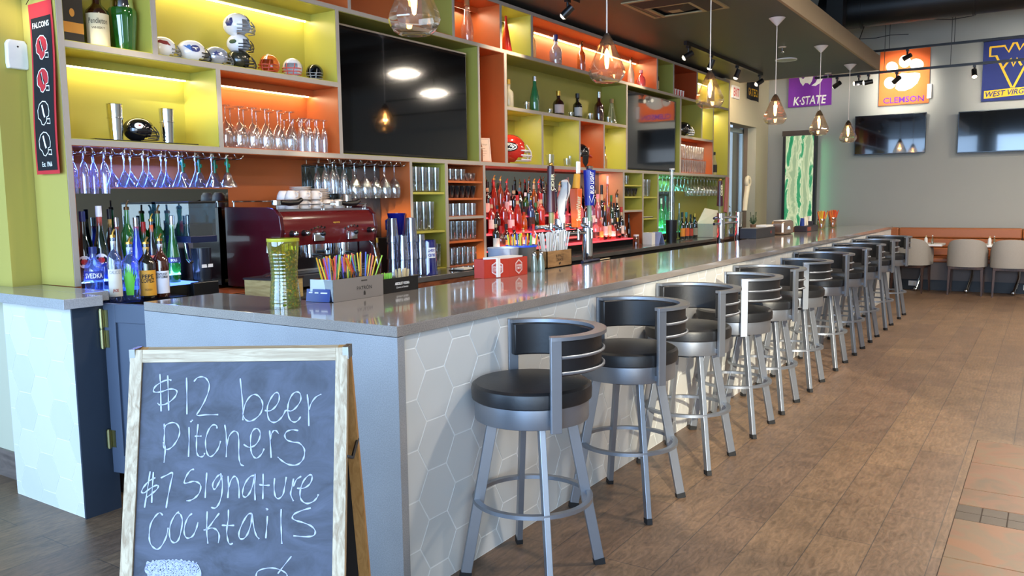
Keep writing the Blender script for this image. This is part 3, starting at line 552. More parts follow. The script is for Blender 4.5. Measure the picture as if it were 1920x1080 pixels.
# local: sitter faces +y, the rounded back towards -y
def shell(h0, h1, r, n=28):
    m = M(); vs = []
    prof = []
    for k in range(n):
        a = PI+PI*k/(n-1); prof.append((math.cos(a), math.sin(a)))
    pts = [(-r,.24)]+[(r*c, r*.85*s) for c, s in prof]+[(r,.24)]
    N = len(pts)
    for i, (x, y) in enumerate(pts):
        t = abs(i-(N-1)/2)/((N-1)/2); top = h1-.16*t**2.6
        inn = .82; xi, yi = x*inn, (y*inn if y < .2 else y)
        vs += [(x,y,h0),(x*1.0,y*1.0,top-.03),(x*.96,y*.96 if y < .2 else y,top),(xi*1.03,yi*1.03 if y < .2 else y,top),(xi,yi,top-.03),(xi,yi,h0)]
    m.add(vs, [(6*i+j,6*i+(j+1)%6,6*i+6+(j+1)%6,6*i+6+j) for i in range(N-1) for j in range(6)]+[tuple(range(5,-1,-1)), tuple(6*(N-1)+j for j in range(6))])
    return m
shell(.435,.855,.268).build('shell_back', FAB, tc_, smooth=50)
m = M(); m.prism([(.215*math.cos(a),.19*math.sin(a)) if math.sin(a) < 0 else (.215*math.cos(a),.26*math.sin(a)) for a in [2*PI*k/24 for k in range(24)]], lambda u,v,d: (u,v,d), .42,.50); m.build('seat_cushion', FAB, tc_, smooth=40, bevel=.015)
m = M(); m.box((-.235,-.19,.395),(.235,.23,.434)); m.build('seat_frame', LEGW, tc_, bevel=.003)
for sx, y in ((-1,-.17),(1,-.17),(-1,.21),(1,.21)): M().tube([(sx*.215,y,.40),(sx*.225,y+(-.03 if y < 0 else .02),0)], lambda t: .024-.009*t, 4).build('leg', LEGW, tc_)
tag(tc_,'grey upholstered tub chair with four dark legs, middle of the three by the banquette','chair','grey tub chairs by the banquette')
dup(tc_, (.14,12.02,0), R(-8), 'grey tub chair partly hidden behind the farthest bar stool','grey tub chairs by the banquette'); dup(tc_, (1.50,11.93,0), R(4), 'grey tub chair cut off by the right edge of the view','grey tub chairs by the banquette')
tb = thing('dining_table','','table',(.27,12.35,0)); 
M().box((-.30,-.33,.725),(.30,.20,.755)).build('table_top', WHITE, tb, bevel=.004)
m = M(); m.tube([(0,-.05,.725),(0,-.05,.5),(-.0,-.1,.25),(-.05,-.2,.05)], .022, 8); m.build('pedestal', CHROME, tb, smooth=50)
m = M(); m.ball((-.06,-.22,.035),.035); m.build('caster', STEEL, tb, smooth=60)
tag(tb,'small white-topped table at the banquette behind the half hidden tub chair','table','white tables at the banquette')
tbs = [dup(tb,(.98,12.35,0),0,'small white-topped table at the banquette behind the middle tub chair','white tables at the banquette'), dup(tb,(1.60,12.35,0),0,'small white-topped table at the banquette behind the cut off tub chair','white tables at the banquette')]
cb = thing('condiment_bottle','','bottle',(.33,12.15,.755)); M().lathe([(0,0),(.024,0),(.026,.06),(.022,.09),(.012,.105),(0,.105)],12).build('bottle_body', WHITE, cb, smooth=40); M().lathe([(0,.105),(.009,.105),(.003,.135),(0,.135)],8).build('nozzle', mat('cream_plastic','#d9cf9a',.4), cb)
tag(cb,'white condiment bottle on the table behind the half hidden tub chair','bottle')
dup(cb,(1.20,12.15,.755),0,'white condiment bottle on the table behind the middle tub chair')
sh = thing('sauce_bottle','slim glass sauce bottle on the table behind the half hidden tub chair','bottle',(.42,12.16,.755)); M().lathe([(0,0),(.018,0),(.018,.07),(.007,.10),(.007,.125),(0,.125)],10).build('bottle_body', glass('amberish','#cfc6a0',.3), sh, smooth=40); M().cyl((0,0,.125),.009,.012,8).build('cap', WHITE, sh)
dup(sh,(1.26,12.17,.755),0,'slim glass sauce bottle on the table behind the middle tub chair')
def outlet(label, f):
    t = thing('wall_outlet', label, 'outlet', f(0,0,0)); o = Vector(f(0,0,0)); F = lambda u,v,d: Vector(f(u,v,d))-o
    M().prism([(-.06,-.04),(.06,-.04),(.06,.04),(-.06,.04)],F,0,.006).build('cover_plate', WHITE, t)
    m = M()
    for s in (-1,1): m.prism([(s*.03-.016,-.022),(s*.03+.016,-.022),(s*.03+.016,.022),(s*.03-.016,.022)],F,.006,.008)
    m.build('socket_face', PAPER, t)
outlet('white outlet on the black kick board by the cut off tub chair', lambda u,v,d: (1.72+u,12.40-d,.10+v))
outlet('white outlet on the black kick board behind the half hidden tub chair', lambda u,v,d: (.13+u,12.40-d,.10+v))

# ------------------------------------------------------------------ far wall televisions, banners, lit bubble panel
tv('flat television on the grey far wall under the orange paw banner', lambda u,v,d: (-.37+u, 12.98-.05-d, 2.545+v), 1.10, .66, mount=.045)
tv('flat television on the grey far wall under the blue and gold banner', lambda u,v,d: (1.20+u, 12.98-.05-d, 2.515+v), 1.12, .66, mount=.045)
def banner(name, label, f, w, h, m_, wav=.012, ph=0, cat='banner', border=None):
    t = thing(name, label, cat, f(0,0,0)); o = Vector(f(0,0,0)); wv = lambda u, v: wav*math.sin(u/w*9+ph+v*1.2)*(.35+.65*(.5-v/h)); F = lambda u,v,d=0: Vector(f(u,v,d+wv(u,v)))-o
    m = M(); nx, ny = 20, 14
    for s in (0,1):
        m.add([F(-w/2+w*i/nx,-h/2+h*j/ny, s*.002) for j in range(ny+1) for i in range(nx+1)], [(j*(nx+1)+i,j*(nx+1)+i+1,(j+1)*(nx+1)+i+1,(j+1)*(nx+1)+i) for j in range(ny) for i in range(nx)])
    m.build('cloth', m_, t, smooth=60); M().tube([F(-w/2-.01,h/2,.002),F(w/2+.01,h/2,.002)],.006,6).build('hanging_rod', BLACK, t)
    return t, F
def shape(pts, F, m_, par, nm, d=.006, cut=.03):
    """a flat printed shape that follows the cloth: strips of a polygon fan subdivided"""
    bm = bmesh.new(); vs = [bm.verts.new((u,v,0)) for u,v in pts]; bm.faces.new(vs); bmesh.ops.triangulate(bm, faces=bm.faces)
    for _ in range(3): bmesh.ops.subdivide_edges(bm, edges=[e for e in bm.edges if e.calc_length() > cut], cuts=1)
    bmesh.ops.triangulate(bm, faces=bm.faces)
    for v in bm.verts: v.co = F(v.co.x, v.co.y, d)
    me = bpy.data.meshes.new(nm); bm.to_mesh(me); bm.free(); me.materials.append(m_); o = bpy.data.objects.new(nm, me); COL.objects.link(o); o.parent = par; return o
def blob(cx, cy, rx, ry, rot=0, n=18, sq=1): return [(cx+rx*math.cos(a)*math.cos(rot)-ry*math.sin(a)*math.sin(rot), cy+rx*math.cos(a)*math.sin(rot)+ry*math.sin(a)*math.cos(rot)) for a in [2*PI*k/n for k in range(n)]]
CO = mat('banner_orange','#e8682a',.8,var=.04); CW = mat('banner_white','#f2efe4',.8); CP = mat('banner_purple_ink','#7b2f9a',.8); CB = mat('banner_navy','#23306e',.8); CG = mat('banner_gold','#e9b92f',.8); CV = mat('banner_violet','#7d2f9c',.8); CK = mat('banner_black','#191919',.8)
FY = 12.95
t, F = banner('team_banner','orange banner with white paw print hanging above a television on the far wall', lambda u,v,d: (-.187+u, FY-d, 3.485+v), .755, .91, CO, ph=.5)
for nm, p in (('paw_toe',blob(-.19,.17,.10,.085,-.75)),('paw_toe',blob(.0,.245,.09,.105,.25)),('paw_toe',blob(.18,.18,.11,.09,-.5)),('paw_toe',blob(-.215,-.085,.09,.10,.35)),
    ('paw_pad',[(-.11,-.10),(-.09,.03),(-.04,.065),(.06,.045),(.16,.05),(.235,.03),(.24,-.03),(.20,-.13),(.12,-.20),(.02,-.235),(-.08,-.225),(-.135,-.18)])): shape(p, F, CW, t, nm)
text('CLEMSON','lettering',mat('clemson_ink','#5a1f86',.8),t,lambda a,b,d: F(a,b-.375,.008), w=.62, h=.10, bold=.02)
t, F = banner('team_banner','dark blue banner with gold outlined initials on the far wall', lambda u,v,d: (1.348+u, FY-d, 3.452+v), .81, .93, CB, ph=2)
W_ = [(-.31,.37),(-.31,.23),(-.225,.23),(.0,-.27),(.03,-.27),(.25,.23),(.33,.23),(.33,.37),(.13,.37),(.085,.29),(.04,.40),(.0,.40),(-.06,.27),(-.115,.37)]
oc = M(); oc.ribbon(W_+[W_[0],W_[1]], .032, lambda u,v: F(u,v,.007)); oc.ribbon([(-.13,.02),(-.065,.12),(-.03,.17),(.01,.05),(.06,.17),(.09,.10),(.12,.05)], .03, lambda u,v: F(u,v,.008)); oc.build('initials_outline', CG, t, keep=True)
shape([(-.37,-.42),(-.37,-.30),(.40,-.27),(.40,-.39)], F, CG, t, 'name_strip', .006)
text('WEST VIRGINIA','lettering',CB,t,lambda a,b,d: F(a+.01,b-.345+a*.04,.009), w=.72, h=.085, bold=.015, shear=.2)
t, F = banner('team_banner','purple banner with white lettering hanging behind the farthest pendant lamps', lambda u,v,d: (-1.70+u, FY-d, 3.56+v), .73, .90, CV, wav=.028, ph=1)
shape([(-.20,.10),(-.12,.03),(-.06,.09),(.02,.12),(.06,.06),(.04,-.02),(.0,-.08),(-.03,-.05),(-.08,-.04),(-.12,-.09),(-.17,-.02)], F, CW, t, 'emblem', .008)
shape([(.09,.14),(.20,.13),(.23,.04),(.18,-.06),(.10,-.11),(.03,-.10),(.10,-.05),(.13,.02)], F, CW, t, 'emblem', .008)
text('K\u00b7STATE','lettering',CW,t,lambda a,b,d: F(a,b-.345,.010), w=.56, h=.15, bold=.02, shear=.15)
t, F = banner('team_banner','black banner with gold lettering on the cream wall above the doorway', lambda u,v,d: (-2.42+d, 12.02+u, 3.55+v), .72, .74, CK, ph=.2)
text('GATECH','lettering',CG,t,lambda a,b,d: F(a,b-.24,.008), w=.58, h=.13, bold=.02)
def bubble():
    m, nt, out = base('lit_bubble_panel'); L = nt.links.new
    tc = nd(nt,'ShaderNodeTexCoord'); mp = nd(nt,'ShaderNodeMapping'); mp.inputs['Scale'].default_value = (2.6,1,1.0); L(tc.outputs['Object'], mp.inputs['Vector'])
    n = nd(nt,'ShaderNodeTexNoise', Scale=1.7, Detail=3.0, Distortion=2.2); L(mp.outputs[0], n.inputs['Vector'])
    w = nd(nt,'ShaderNodeTexWave', Scale=.55, Distortion=5.0, Detail=2.0); w.bands_direction = 'X'; L(mp.outputs[0], w.inputs['Vector'])
    a = nd(nt,'ShaderNodeMath', _operation='MULTIPLY_ADD'); L(w.outputs['Fac'], a.inputs[0]); a.inputs[1].default_value = .5; L(n.outputs['Fac'], a.inputs[2])
    cr = nd(nt,'ShaderNodeValToRGB'); L(a.outputs[0], cr.inputs[0]); e = cr.color_ramp.elements
    e[0].position = .40; e[0].color = lin('#2f8a5c'); e[1].position = .95; e[1].color = lin('#9ab08a')
    for p, c in ((.55,'#4da070'),(.62,'#dfe8bf'),(.70,'#a9bd93'),(.82,'#c9d4a8')): e.new(p).color = lin(c)
    em = nd(nt,'ShaderNodeEmission', Strength=.95); L(cr.outputs[0], em.inputs['Color']); L(em.outputs[0], out.inputs['Surface']); return m
bp = thing('bubble_panel','tall lit green and white bubble panel in a dark frame on the far wall','light panel',(-1.83,12.90,0))
M().box((-.245,-.02,.35),(.245,.02,2.60)).build('lit_panel', bubble(), bp)
DKF = mat('dark_bronze','#1d1714',.4)
for x in (-.29,.245): M().box((x,-.05,.2),(x+.045,.06,2.62)).build('frame_post', DKF, bp)
M().box((-.30,-.06,2.60),(.29,.07,2.69)).build('frame_head', mat('brown_bronze','#3d2c20',.4), bp); M().box((-.30,-.07,0),(.29,.08,.35)).build('frame_base', DKF, bp)

t = thing('exit_sign','white sign with red exit letters on the cream wall beside the cubby end','exit sign',(-2.43,11.08,3.22)); M().box((0,-.17,-.10),(.03,.17,.10)).build('sign_housing', WHITE, t); text('EXIT','lettering',mat('exit_red','#c8242a',.5),t,lambda a,b,d: Vector((.0302+d,a,b)),w=.28,h=.13,bold=.02)
t = thing('wall_box','narrow white box on the far wall at the right edge of the orange banner','wall box',(.195,12.98,3.10)); M().box((-.03,-.05,0),(.035,.018,.23)).build('box_body', WHITE, t, bevel=.004)
for lab, pts in (('loose black cord hanging from the duct end above the canopy',[(-.55,11.45,4.12),(-.62,11.5,3.95),(-.72,11.5,3.72),(-.85,11.5,3.63)]),('loose black cord curling under the duct left of the orange banner',[(-.80,11.8,3.98),(-.45,11.85,3.97),(-.25,11.85,3.99),(.0,11.9,3.98)]),('loose black cord curling under the duct above the blue banner gap',[(.35,12.2,4.35),(.30,12.2,4.22),(.55,12.2,4.18),(.85,12.2,4.20),(.80,12.2,4.35)])):
    o = M().tube(pts,.007,5).build('hanging_cord', BLACK); tag(o, lab, 'cable')
# ------------------------------------------------------------------ wall device and long pennant by the cubbies
s = thing('motion_sensor','small white alarm sensor box on the olive wall left of the pennant','sensor',(-2.70,.062,2.25))
m = M(); m.prism([(-.05,.0),(.05,.0),(.054,.03),(.052,.13),(.04,.15),(-.04,.15),(-.052,.13),(-.054,.03)], lambda u,v,d: (d,u,v), 0,.035); m.build('case', WHITE, s, bevel=.006)
M().prism(blob(0,.115,.005,.005,0,8), lambda u,v,d: (d,u,v), .035,.0365).build('lens', BLACK, s)
t = thing('pennant','long black pennant with red edge and four helmets hanging beside the cubbies','pennant',(-2.495,.105,1.69)); PH = .89; PW = .232
cx = lambda u,v,d=0: Vector((u+.012*math.sin(v*4), -.012-d-.012*math.sin(v*5+.6)-.10*u*0, v))
def strip(u0,u1,v0,v1,d,m_,nm,n=14):
    m = M(); m.add([cx(u,v0+(v1-v0)*k/n,d) for k in range(n+1) for u in (u0,u1)], [(2*k,2*k+1,2*k+3,2*k+2) for k in range(n)]); return m.build(nm, m_, t, smooth=60)
CR = mat('pennant_red','#c0272d',.8); CN = mat('pennant_black','#0b0b10',.9)
strip(-PW/2,PW/2,0,PH,0,CR,'red_border'); strip(-PW/2+.018,PW/2-.018,.02,PH-.075,.002,CN,'black_field')
text('FALCONS','lettering',CW,t,lambda a,b,d: cx(a,b+.775,.004), w=.165, h=.03, bold=.015); text('Est. 1966','lettering',CW,t,lambda a,b,d: cx(a+.005,b+.052,.004), w=.10, h=.026, bold=.01)
HO = [(-.055,-.02),(-.058,.02),(-.04,.05),(-.01,.064),(.02,.06),(.045,.04),(.054,.01),(.05,-.015),(.03,-.02),(.028,-.04),(.0,-.06),(-.02,-.055),(-.03,-.035)]
for k, v0 in enumerate((.655,.485,.315,.155)):
    a = M(); pts = HO+[HO[0]]
    if k < 2: a.add([cx(u,v+v0,.0035) for u,v in HO], [tuple(range(len(HO)))])
    if k < 2: a.build('helmet_print', CR, t)
    b = M(); b.ribbon(pts,.005,lambda u,v: cx(u,v+v0,.005)); b.ribbon([(.028,-.03),(.06,-.03),(.062,-.055),(.03,-.052)],.006,lambda u,v: cx(u,v+v0,.005)); b.ribbon([(-.015,.045),(0,.0),(.01,-.02)],.014 if k > 1 else .004,lambda u,v: cx(u,v+v0,.0052)); b.build('helmet_outline', CW, t, keep=True)
    if k < 2: c = M(); c.ribbon([(-.02,.04),(-.01,.01),(.008,-.015)],.02,lambda u,v: cx(u,v+v0,.0042)); c.build('helmet_mark', CN, t, keep=True)
M().tube([(-.115,-.012,PH),(0,-.02,PH+.06),(.115,-.012,PH)],.002,4).build('hanging_cord', BLACK, t)

# ------------------------------------------------------------------ pendant lamps
SHADE = glass('smoky_amber_glass','#f1e8dc',.02,.12,.8); SMOKE = glass('smoky_neck_glass','#7a6a5c',.25,.15,.7)
BULB = glow('filament_bulb','#ffb765',55); BGL = 0
pl = thing('pendant_lamp','','lamp',(-.55,2.77,3.4))
M().lathe([(0,-.004),(.085,-.004),(.07,-.02),(.018,-.075),(.006,-.085),(0,-.085)],24).build('ceiling_cone', mat('pendant_white','#d9cfc6',.4), pl, smooth=40)
M().cyl((0,0,-.80),.0045,.72,6).build('rod', mat('pendant_white','#d9cfc6'), pl)
M().lathe([(0,-.79),(.012,-.79),(.02,-.805),(.02,-.865),(0,-.865)],12).build('socket', DKF, pl, smooth=40)
M().lathe([(.018,-.80),(.034,-.825),(.05,-.86)],20).build('shade_neck', SMOKE, pl, smooth=60)
M().lathe([(.05,-.86),(.072,-.91),(.098,-.97),(.118,-1.015),(.123,-1.04),(.116,-1.065),(.095,-1.095),(.078,-1.106),(.04,-1.104),(0,-1.102)],12).build('glass_shade', SHADE, pl, smooth=20)
b = M().lathe([(0,-1.02),(.008,-1.015),(.013,-.99),(.015,-.95),(.013,-.91),(0,-.885)],12).build('filament', BULB, pl, smooth=60)
PEND = [('clear teardrop pendant lamp closest to the viewer, cut by the top of the view',.80),('clear teardrop pendant lamp hanging in front of the orange bottle shelf',2.77),('clear teardrop pendant lamp in front of the lime cubby at the unit end',4.73),
        ('clear teardrop pendant lamp in front of the cream wall and doorway',6.73),('clear teardrop pendant lamp above the lit bubble panel',8.70),('clear teardrop pendant lamp farthest from the viewer, beside a wall television',10.47)]
for i, (lab, y) in enumerate(PEND):
    if i == 1: tag(pl, lab, 'lamp', 'glass pendant lamps over the bar')
    else: dup(pl, (-.55,y,3.4), 0, lab, 'glass pendant lamps over the bar')

# ------------------------------------------------------------------ canopy fittings, track lights, ducts
LENS = glow('spot_lens','#fff2d8',3.5)
def spot(label, c, d, s=1.0, group='black track spotlights'):
    t = thing('track_spotlight', label, 'spotlight', c, 0, group); d = Vector(d).normalized(); j = Vector((0,0,-.11*s))
    m = M(); m.cyl((0,0,-.10*s),.012*s,.10*s,8); m.box((-.018*s,-.03*s,-.03*s),(.018*s,.03*s,0)); m.build('mount', BLACK, t)
    M().cyl(j-d*.06*s,.034*s,.12*s,14,.036*s,d).build('lamp_body', BLACK, t, smooth=40); M().lathe([(0,.018*s),(.02*s,.015*s),(.033*s,0),(0,0)],14,j+d*.062*s,d).build('lens', LENS, t, smooth=40)
struct_t = tag(M().box((-1.83,7.35,3.355),(-1.79,10.45,3.40)).build('light_track', BLACK),'black light track under the canopy in front of the cubbies','light track')
tag(M().box((-1.87,3.6,3.355),(-1.83,4.75,3.40)).build('light_track', BLACK),'black light track piece at the top of the view, nearer the large television','light track')
for lab, y, x, d in (('black track spotlight alone at the top of the view, aimed at the cubbies',4.55,-1.85,(-.8,-.25,-.75)),('track spotlight first on the long track, aimed back at the television wall',7.45,-1.81,(-.7,-.5,-.5)),('track spotlight second on the long track, pointing down',8.25,-1.81,(-.35,-.1,-.9)),
    ('track spotlight third on the long track, pointing down beside the banner',9.30,-1.81,(-.3,-.2,-.9)),('track spotlight last on the long track, in front of the black banner',10.35,-1.81,(-.6,-.6,-.5))): spot(lab,(x,y,3.355),d)
v = thing('ceiling_vent','square ceiling air diffuser in the dark canopy','air vent',(-1.2,5.55,3.4)); CRM = mat('vent_cream','#9c8f6a',.5)
m = M()
for r0, r1, z in ((.36,.40,-.012),(.20,.235,-.05)):
    for a in ((-r1,-r1,r1,-r0),(-r1,r0,r1,r1),(-r1,-r0,-r0,r0),(r0,-r0,r1,r0)): m.box((a[0],a[1],z),(a[2],a[3],z+.012))
m.build('frame', CRM, v); m = M()
for r0, r1, z0, z1 in ((.235,.36,-.05,-.004),(.06,.20,-.06,-.01)):
    for s in (-1,1): m.add([(-r1,s*r1,z1),(r1,s*r1,z1),(r0,s*r0,z0),(-r0,s*r0,z0)],[(0,1,2,3)]); m.add([(s*r1,-r1,z1),(s*r1,r1,z1),(s*r0,r0,z0),(s*r0,-r0,z0)],[(0,1,2,3)])
m.build('louvre', mat('vent_brown','#2e241c',.6), v); M().box((-.06,-.06,-.06),(.06,.06,-.05)).build('centre_plate', CRM, v)
s = thing('ceiling_speaker','round white ceiling speaker in the canopy','speaker',(-1.18,9.45,3.4)); M().cyl((0,0,-.012),.135,.012,28).build('grille', mat('speaker_white','#aab3ad',.6), s, smooth=40); M().lathe([(.135,-.014),(.145,-.014),(.145,0),(.135,0),(.135,-.014)],28).build('rim', WHITE, s)
for lab, p in (('small sprinkler head in the canopy beside the round speaker',(-.97,8.48,3.4)),('small sprinkler head near the canopy end before the purple banner',(-1.0,11.15,3.4))):
    s = thing('ceiling_sprinkler', lab, 'sprinkler', p, 0, 'canopy sprinklers'); M().lathe([(0,-.012),(.045,-.006),(.05,0),(0,0)],16).build('escutcheon', mat('pendant_white','#d9cfc6'), s, smooth=40); M().lathe([(0,-.07),(.022,-.07),(.022,-.066),(.01,-.05),(.012,-.012),(0,-.012)],10).build('deflector', STEEL, s)
du = thing('air_duct','large black round air duct below the high ceiling','duct',(0,11.5,4.36)); m = M(); m.lathe([(0,-1.2),(.27,-1.2),(.27,9.0),(0,9.0)],28,(0,0,0),(1,0,0)); 
m.build('duct_pipe', DUCTM, du, smooth=40)
for k in range(6):
    M().lathe([(.27,-.02),(.285,-.02),(.285,.02),(.27,.02),(.27,-.02)],28,(-.6+1.5*k,0,0),(1,0,0)).build('seam_band', DUCTM, du, smooth=40)
for x in (-.75,1.6,4.2): M().box((x-.008,-.008,.26),(x+.008,.008,.64)).build('hanger', BLACK, du)
tag(M().box((-.95,10.7,3.62),(-.72,10.95,4.9)).build('duct_drop', DUCTM), 'black vertical duct drop standing on the end of the canopy','duct')
for i, (y, z) in enumerate(((12.0,3.79),(11.6,3.405))):
    lt = thing('light_track', ('upper' if i == 0 else 'lower')+' black suspended track bar crossing in front of the far wall','light track',(0,y,z)); M().box((-1.3,-.018,-.018),(6,.018,.018)).build('track_bar', BLACK, lt)
    for x in (-.28,.62,3.0): M().cyl((x,0,.018),.004,4.98-z,6).build('suspension_wire', BLACK, lt)
for lab, p, d in (('spotlight on the upper suspended bar shining on the orange banner',(-.02,12.0,3.772),(-.8,.25,-.35)),('spotlight on the lower suspended bar before the paw print',(-.10,11.6,3.387),(-.7,.4,-.5)),('spotlight on the lower suspended bar before the blue banner',(.93,11.6,3.387),(.1,-.45,-.7)),
    ('spotlight at the canopy end on the lower bar, right of the last pendant rod',(-.50,11.6,3.387),(-.9,-.3,-.15)),('spotlight at the canopy end on the lower bar, at the last pendant rod',(-.64,11.6,3.387),(-.9,-.3,-.1)),('grey flood lamp at the canopy end in front of the purple banner',(-.96,11.6,3.387),(-.8,.5,-.4))): spot(lab, p, d, 1.05)
for k, (x, w) in enumerate(((-1.5,.12),(1.2,.12))):
    pass
for y in (7.0,9.0,10.2,12.3): struct(M().box((-.3,y-.06,4.62),(8,y+.06,4.99)).build('trim_beam_%d' % int(y), mat('ceiling_joist','#57544d',.8)))
MIDB = [
(3,4.29,0.342,0.0283,'dark brown','#1c1310','black'),
(3,4.4,0.394,0.0287,'orange red','#d8431e','gold pourer'),
(3,4.511,0.396,0.029,'amber','#c9622a','gold pourer'),
(3,4.625,0.372,0.032,'red','#b02a22','red pourer'),
(3,4.75,0.315,0.0378,'dark plum','#2a1214','black'),
(3,4.859,0.289,0.0328,'dark green','#12351f','teal'),
(3,4.97,0.24,0.0277,'bright green','#2f9a35','white'),
(3,5.035,0.4,0.0278,'dark olive','#1f2414','bronze pourer'),
(3,5.14,0.385,0.028,'golden amber','#d07a1c','gold pourer'),
(3,5.236,0.37,0.0283,'red brown','#8a2c18','red pourer'),
(3,5.324,0.399,0.0257,'black','#101010','bronze pourer'),
(3,5.561,0.42,0.0292,'deep blue','#22306e','bronze pourer'),
(3,5.677,0.364,0.0295,'pale pink','#e39a9c','gold pourer'),
(3,5.808,0.377,0.0299,'rose','#d05a74','red pourer'),
(3,6.091,0.308,0.0307,'pink','#e57f96','black'),
(3,6.391,0.385,0.0314,'amber brown','#8a4a1c','gold pourer'),
(3,6.513,0.324,0.0318,'dark amber','#5a2c14','bronze pourer'),
(4,6.342,0.628,0.0341,'black brown','#1a110d','black'),
(4,6.492,0.735,0.0282,'tall orange','#e08a2c','white'),
(4,6.59,0.51,0.0317,'green','#1d5a2a','green'),
(4,6.69,0.58,0.0352,'dark green','#0f2a16','bronze pourer'),
(2,4.133,0.332,0.0327,'scarlet','#d23024','red'),
(2,4.229,0.266,0.0305,'dark cherry','#5a1210','black'),
(2,4.341,0.351,0.0334,'red','#c9352a','red pourer'),
(2,4.461,0.309,0.0338,'red and white','#e0574a','white'),
(2,4.586,0.361,0.0395,'round red','#d8381f','red'),
(2,4.701,0.223,0.032,'square orange','#e08420','black'),
(2,4.834,0.35,0.0351,'blue and gold','#2b4fa0','gold pourer'),
(2,4.925,0.284,0.0328,'mossy green','#3a5a2a','green'),
(2,5.031,0.382,0.0385,'scarlet','#de4327','red'),
(2,5.248,0.393,0.0309,'clear pink','#f0909c','white'),
(2,5.391,0.258,0.04,'pink','#ec8a98','gold pourer'),
(2,5.541,0.221,0.0406,'rose pink','#e67a90','black'),
(2,5.732,0.324,0.0383,'magenta pink','#dc6a92','red pourer'),
(2,5.879,0.359,0.0358,'clear pink','#f3a0ac','white'),
(2,6.005,0.299,0.0332,'dark ruby','#6a1420','bronze pourer'),
(2,6.159,0.322,0.0368,'lilac pink','#c98ab8','white'),
(2,6.305,0.371,0.0434,'round pink','#ee9aa4','pink'),
(2,6.454,0.308,0.0346,'dark cherry','#5a1a1c','bronze pourer'),
(1,6.261,0.412,0.0306,'amber','#b5622a','gold pourer'),
(4,6.647,0.421,0.0319,'brown','#4a2a18','black'),
(5,6.679,0.37,0.0287,'black','#141414','red'),
(1,3.864,0.302,0.029,'dark brown','#20140e','black'),
(1,3.974,0.23,0.049,'squat dark red','#7a1614','red'),
(1,4.114,0.246,0.0373,'dark red','#6a1210','black'),
(1,4.277,0.22,0.0405,'dark cherry','#5e1410','red'),
(1,4.437,0.215,0.0335,'orange red','#e05a3a','gold pourer'),
(1,4.622,0.23,0.0341,'clear pink','#ee8c8c','red'),
(1,5.944,0.249,0.0388,'frosted pink','#f4b4b8','white'),
(1,6.061,0.258,0.0271,'coral','#f08a78','gold pourer'),
(1,6.167,0.394,0.0304,'slim dark','#1c1712','gold'),
(1,6.316,0.239,0.0462,'flask-shaped coral','#f07a72','white'),
(1,6.497,0.247,0.0501,'squat dark amber','#3c1c10','gold'),
]
LB = {
'mart1':(-2.46,0.231,1.055,0.436,0.0393),
'mart2':(-2.46,0.326,1.055,0.464,0.0399),
'gold':(-2.56,0.445,1.055,0.445,0.0306),
'bols1':(-2.46,0.424,1.055,0.397,0.0332),
'green1':(-2.6,0.576,1.055,0.487,0.0378),
'bols2':(-2.46,0.543,1.055,0.394,0.0385),
'redg':(-2.6,0.677,1.055,0.365,0.0353),
'orl':(-2.48,0.651,1.055,0.401,0.0315),
'green2':(-2.6,0.775,1.055,0.459,0.0407),
'bols3':(-2.44,0.761,1.055,0.398,0.0399),
'svedka':(-2.4,0.243,1.055,0.242,0.0524),
'blue':(-2.44,0.328,1.055,0.221,0.0327),
'calico':(-2.2,0.244,1.007,0.382,0.0354),
'leaf':(-2.2,0.334,1.007,0.338,0.0447),
'pepe':(-2.2,0.431,1.007,0.333,0.0455),
'kent':(-2.2,0.516,1.007,0.348,0.0418),
}
RB = {
'c1':(-2.5,8.278,1.06,0.462,0.0328),
'c2':(-2.55,8.544,1.06,0.491,0.0335),
'c3':(-2.5,8.559,1.06,0.417,0.0298),
'tube':(-2.15,7.794,0.95,0.94,0.031),
'bucket':(-2.15,7.844,0.95,0.294,0.073),
'c4':(-2.45,8.768,1.0,0.459,0.0264),
'd1':(-2.3,8.533,0.95,0.378,0.0406),
'd2':(-2.3,8.692,0.95,0.375,0.041),
'd3':(-2.3,8.855,0.95,0.342,0.0378),
'd4':(-2.3,9.021,0.95,0.354,0.0458),
'd5':(-2.42,9.491,0.95,0.313,0.0397),
'cr':(-2.3,6.72,0.95,0.24,0.0288),
'cr2':(-2.45,7.187,0.95,0.377,0.0301),
'cr3':(-2.45,7.329,0.95,0.374,0.0271),
'jar':(-2.25,6.853,0.95,0.139,0.0355),
}
# ------------------------------------------------------------------ bottles
CAPM = {'black':BLACK,'white':WHITE,'red':RED,'gold':GOLD,'silver':STEEL,'green':mat('green_cap','#2c7a3a',.4),'teal':mat('teal_cap','#3a6c78',.4),'pink':mat('pink_cap','#e8a0a4',.4),'blue':mat('blue_cap','#20306e',.4),
        'gold pourer':GOLD,'red pourer':RED,'bronze pourer':mat('bronze_pourer','#5e4528',.35,.8),'cork':CORK}
SHP = {'liquor':[(0,0),(.9,0),(1,.03),(1,.56),(.93,.62),(.5,.70),(.36,.74),(.33,.90)],'wine':[(0,0),(.92,0),(1,.02),(1,.44),(.86,.54),(.5,.68),(.36,.76),(.34,.92)],'squat':[(0,0),(.9,0),(1,.05),(1,.48),(.85,.58),(.42,.66),(.32,.70),(.32,.86)],
       'round':[(0,0),(.82,0),(.9,.04),(1,.28),(.96,.48),(.75,.62),(.4,.72),(.33,.76),(.33,.90)],'tall':[(0,0),(.8,0),(.85,.02),(.95,.30),(.9,.42),(.6,.62),(.38,.74),(.34,.92)],'cone':[(0,0),(.95,0),(1,.02),(.9,.2),(.5,.65),(.3,.9)],'jug':[(0,0),(.9,0),(1,.04),(1,.5),(.9,.58),(.45,.66),(.38,.68),(.38,.88)]}
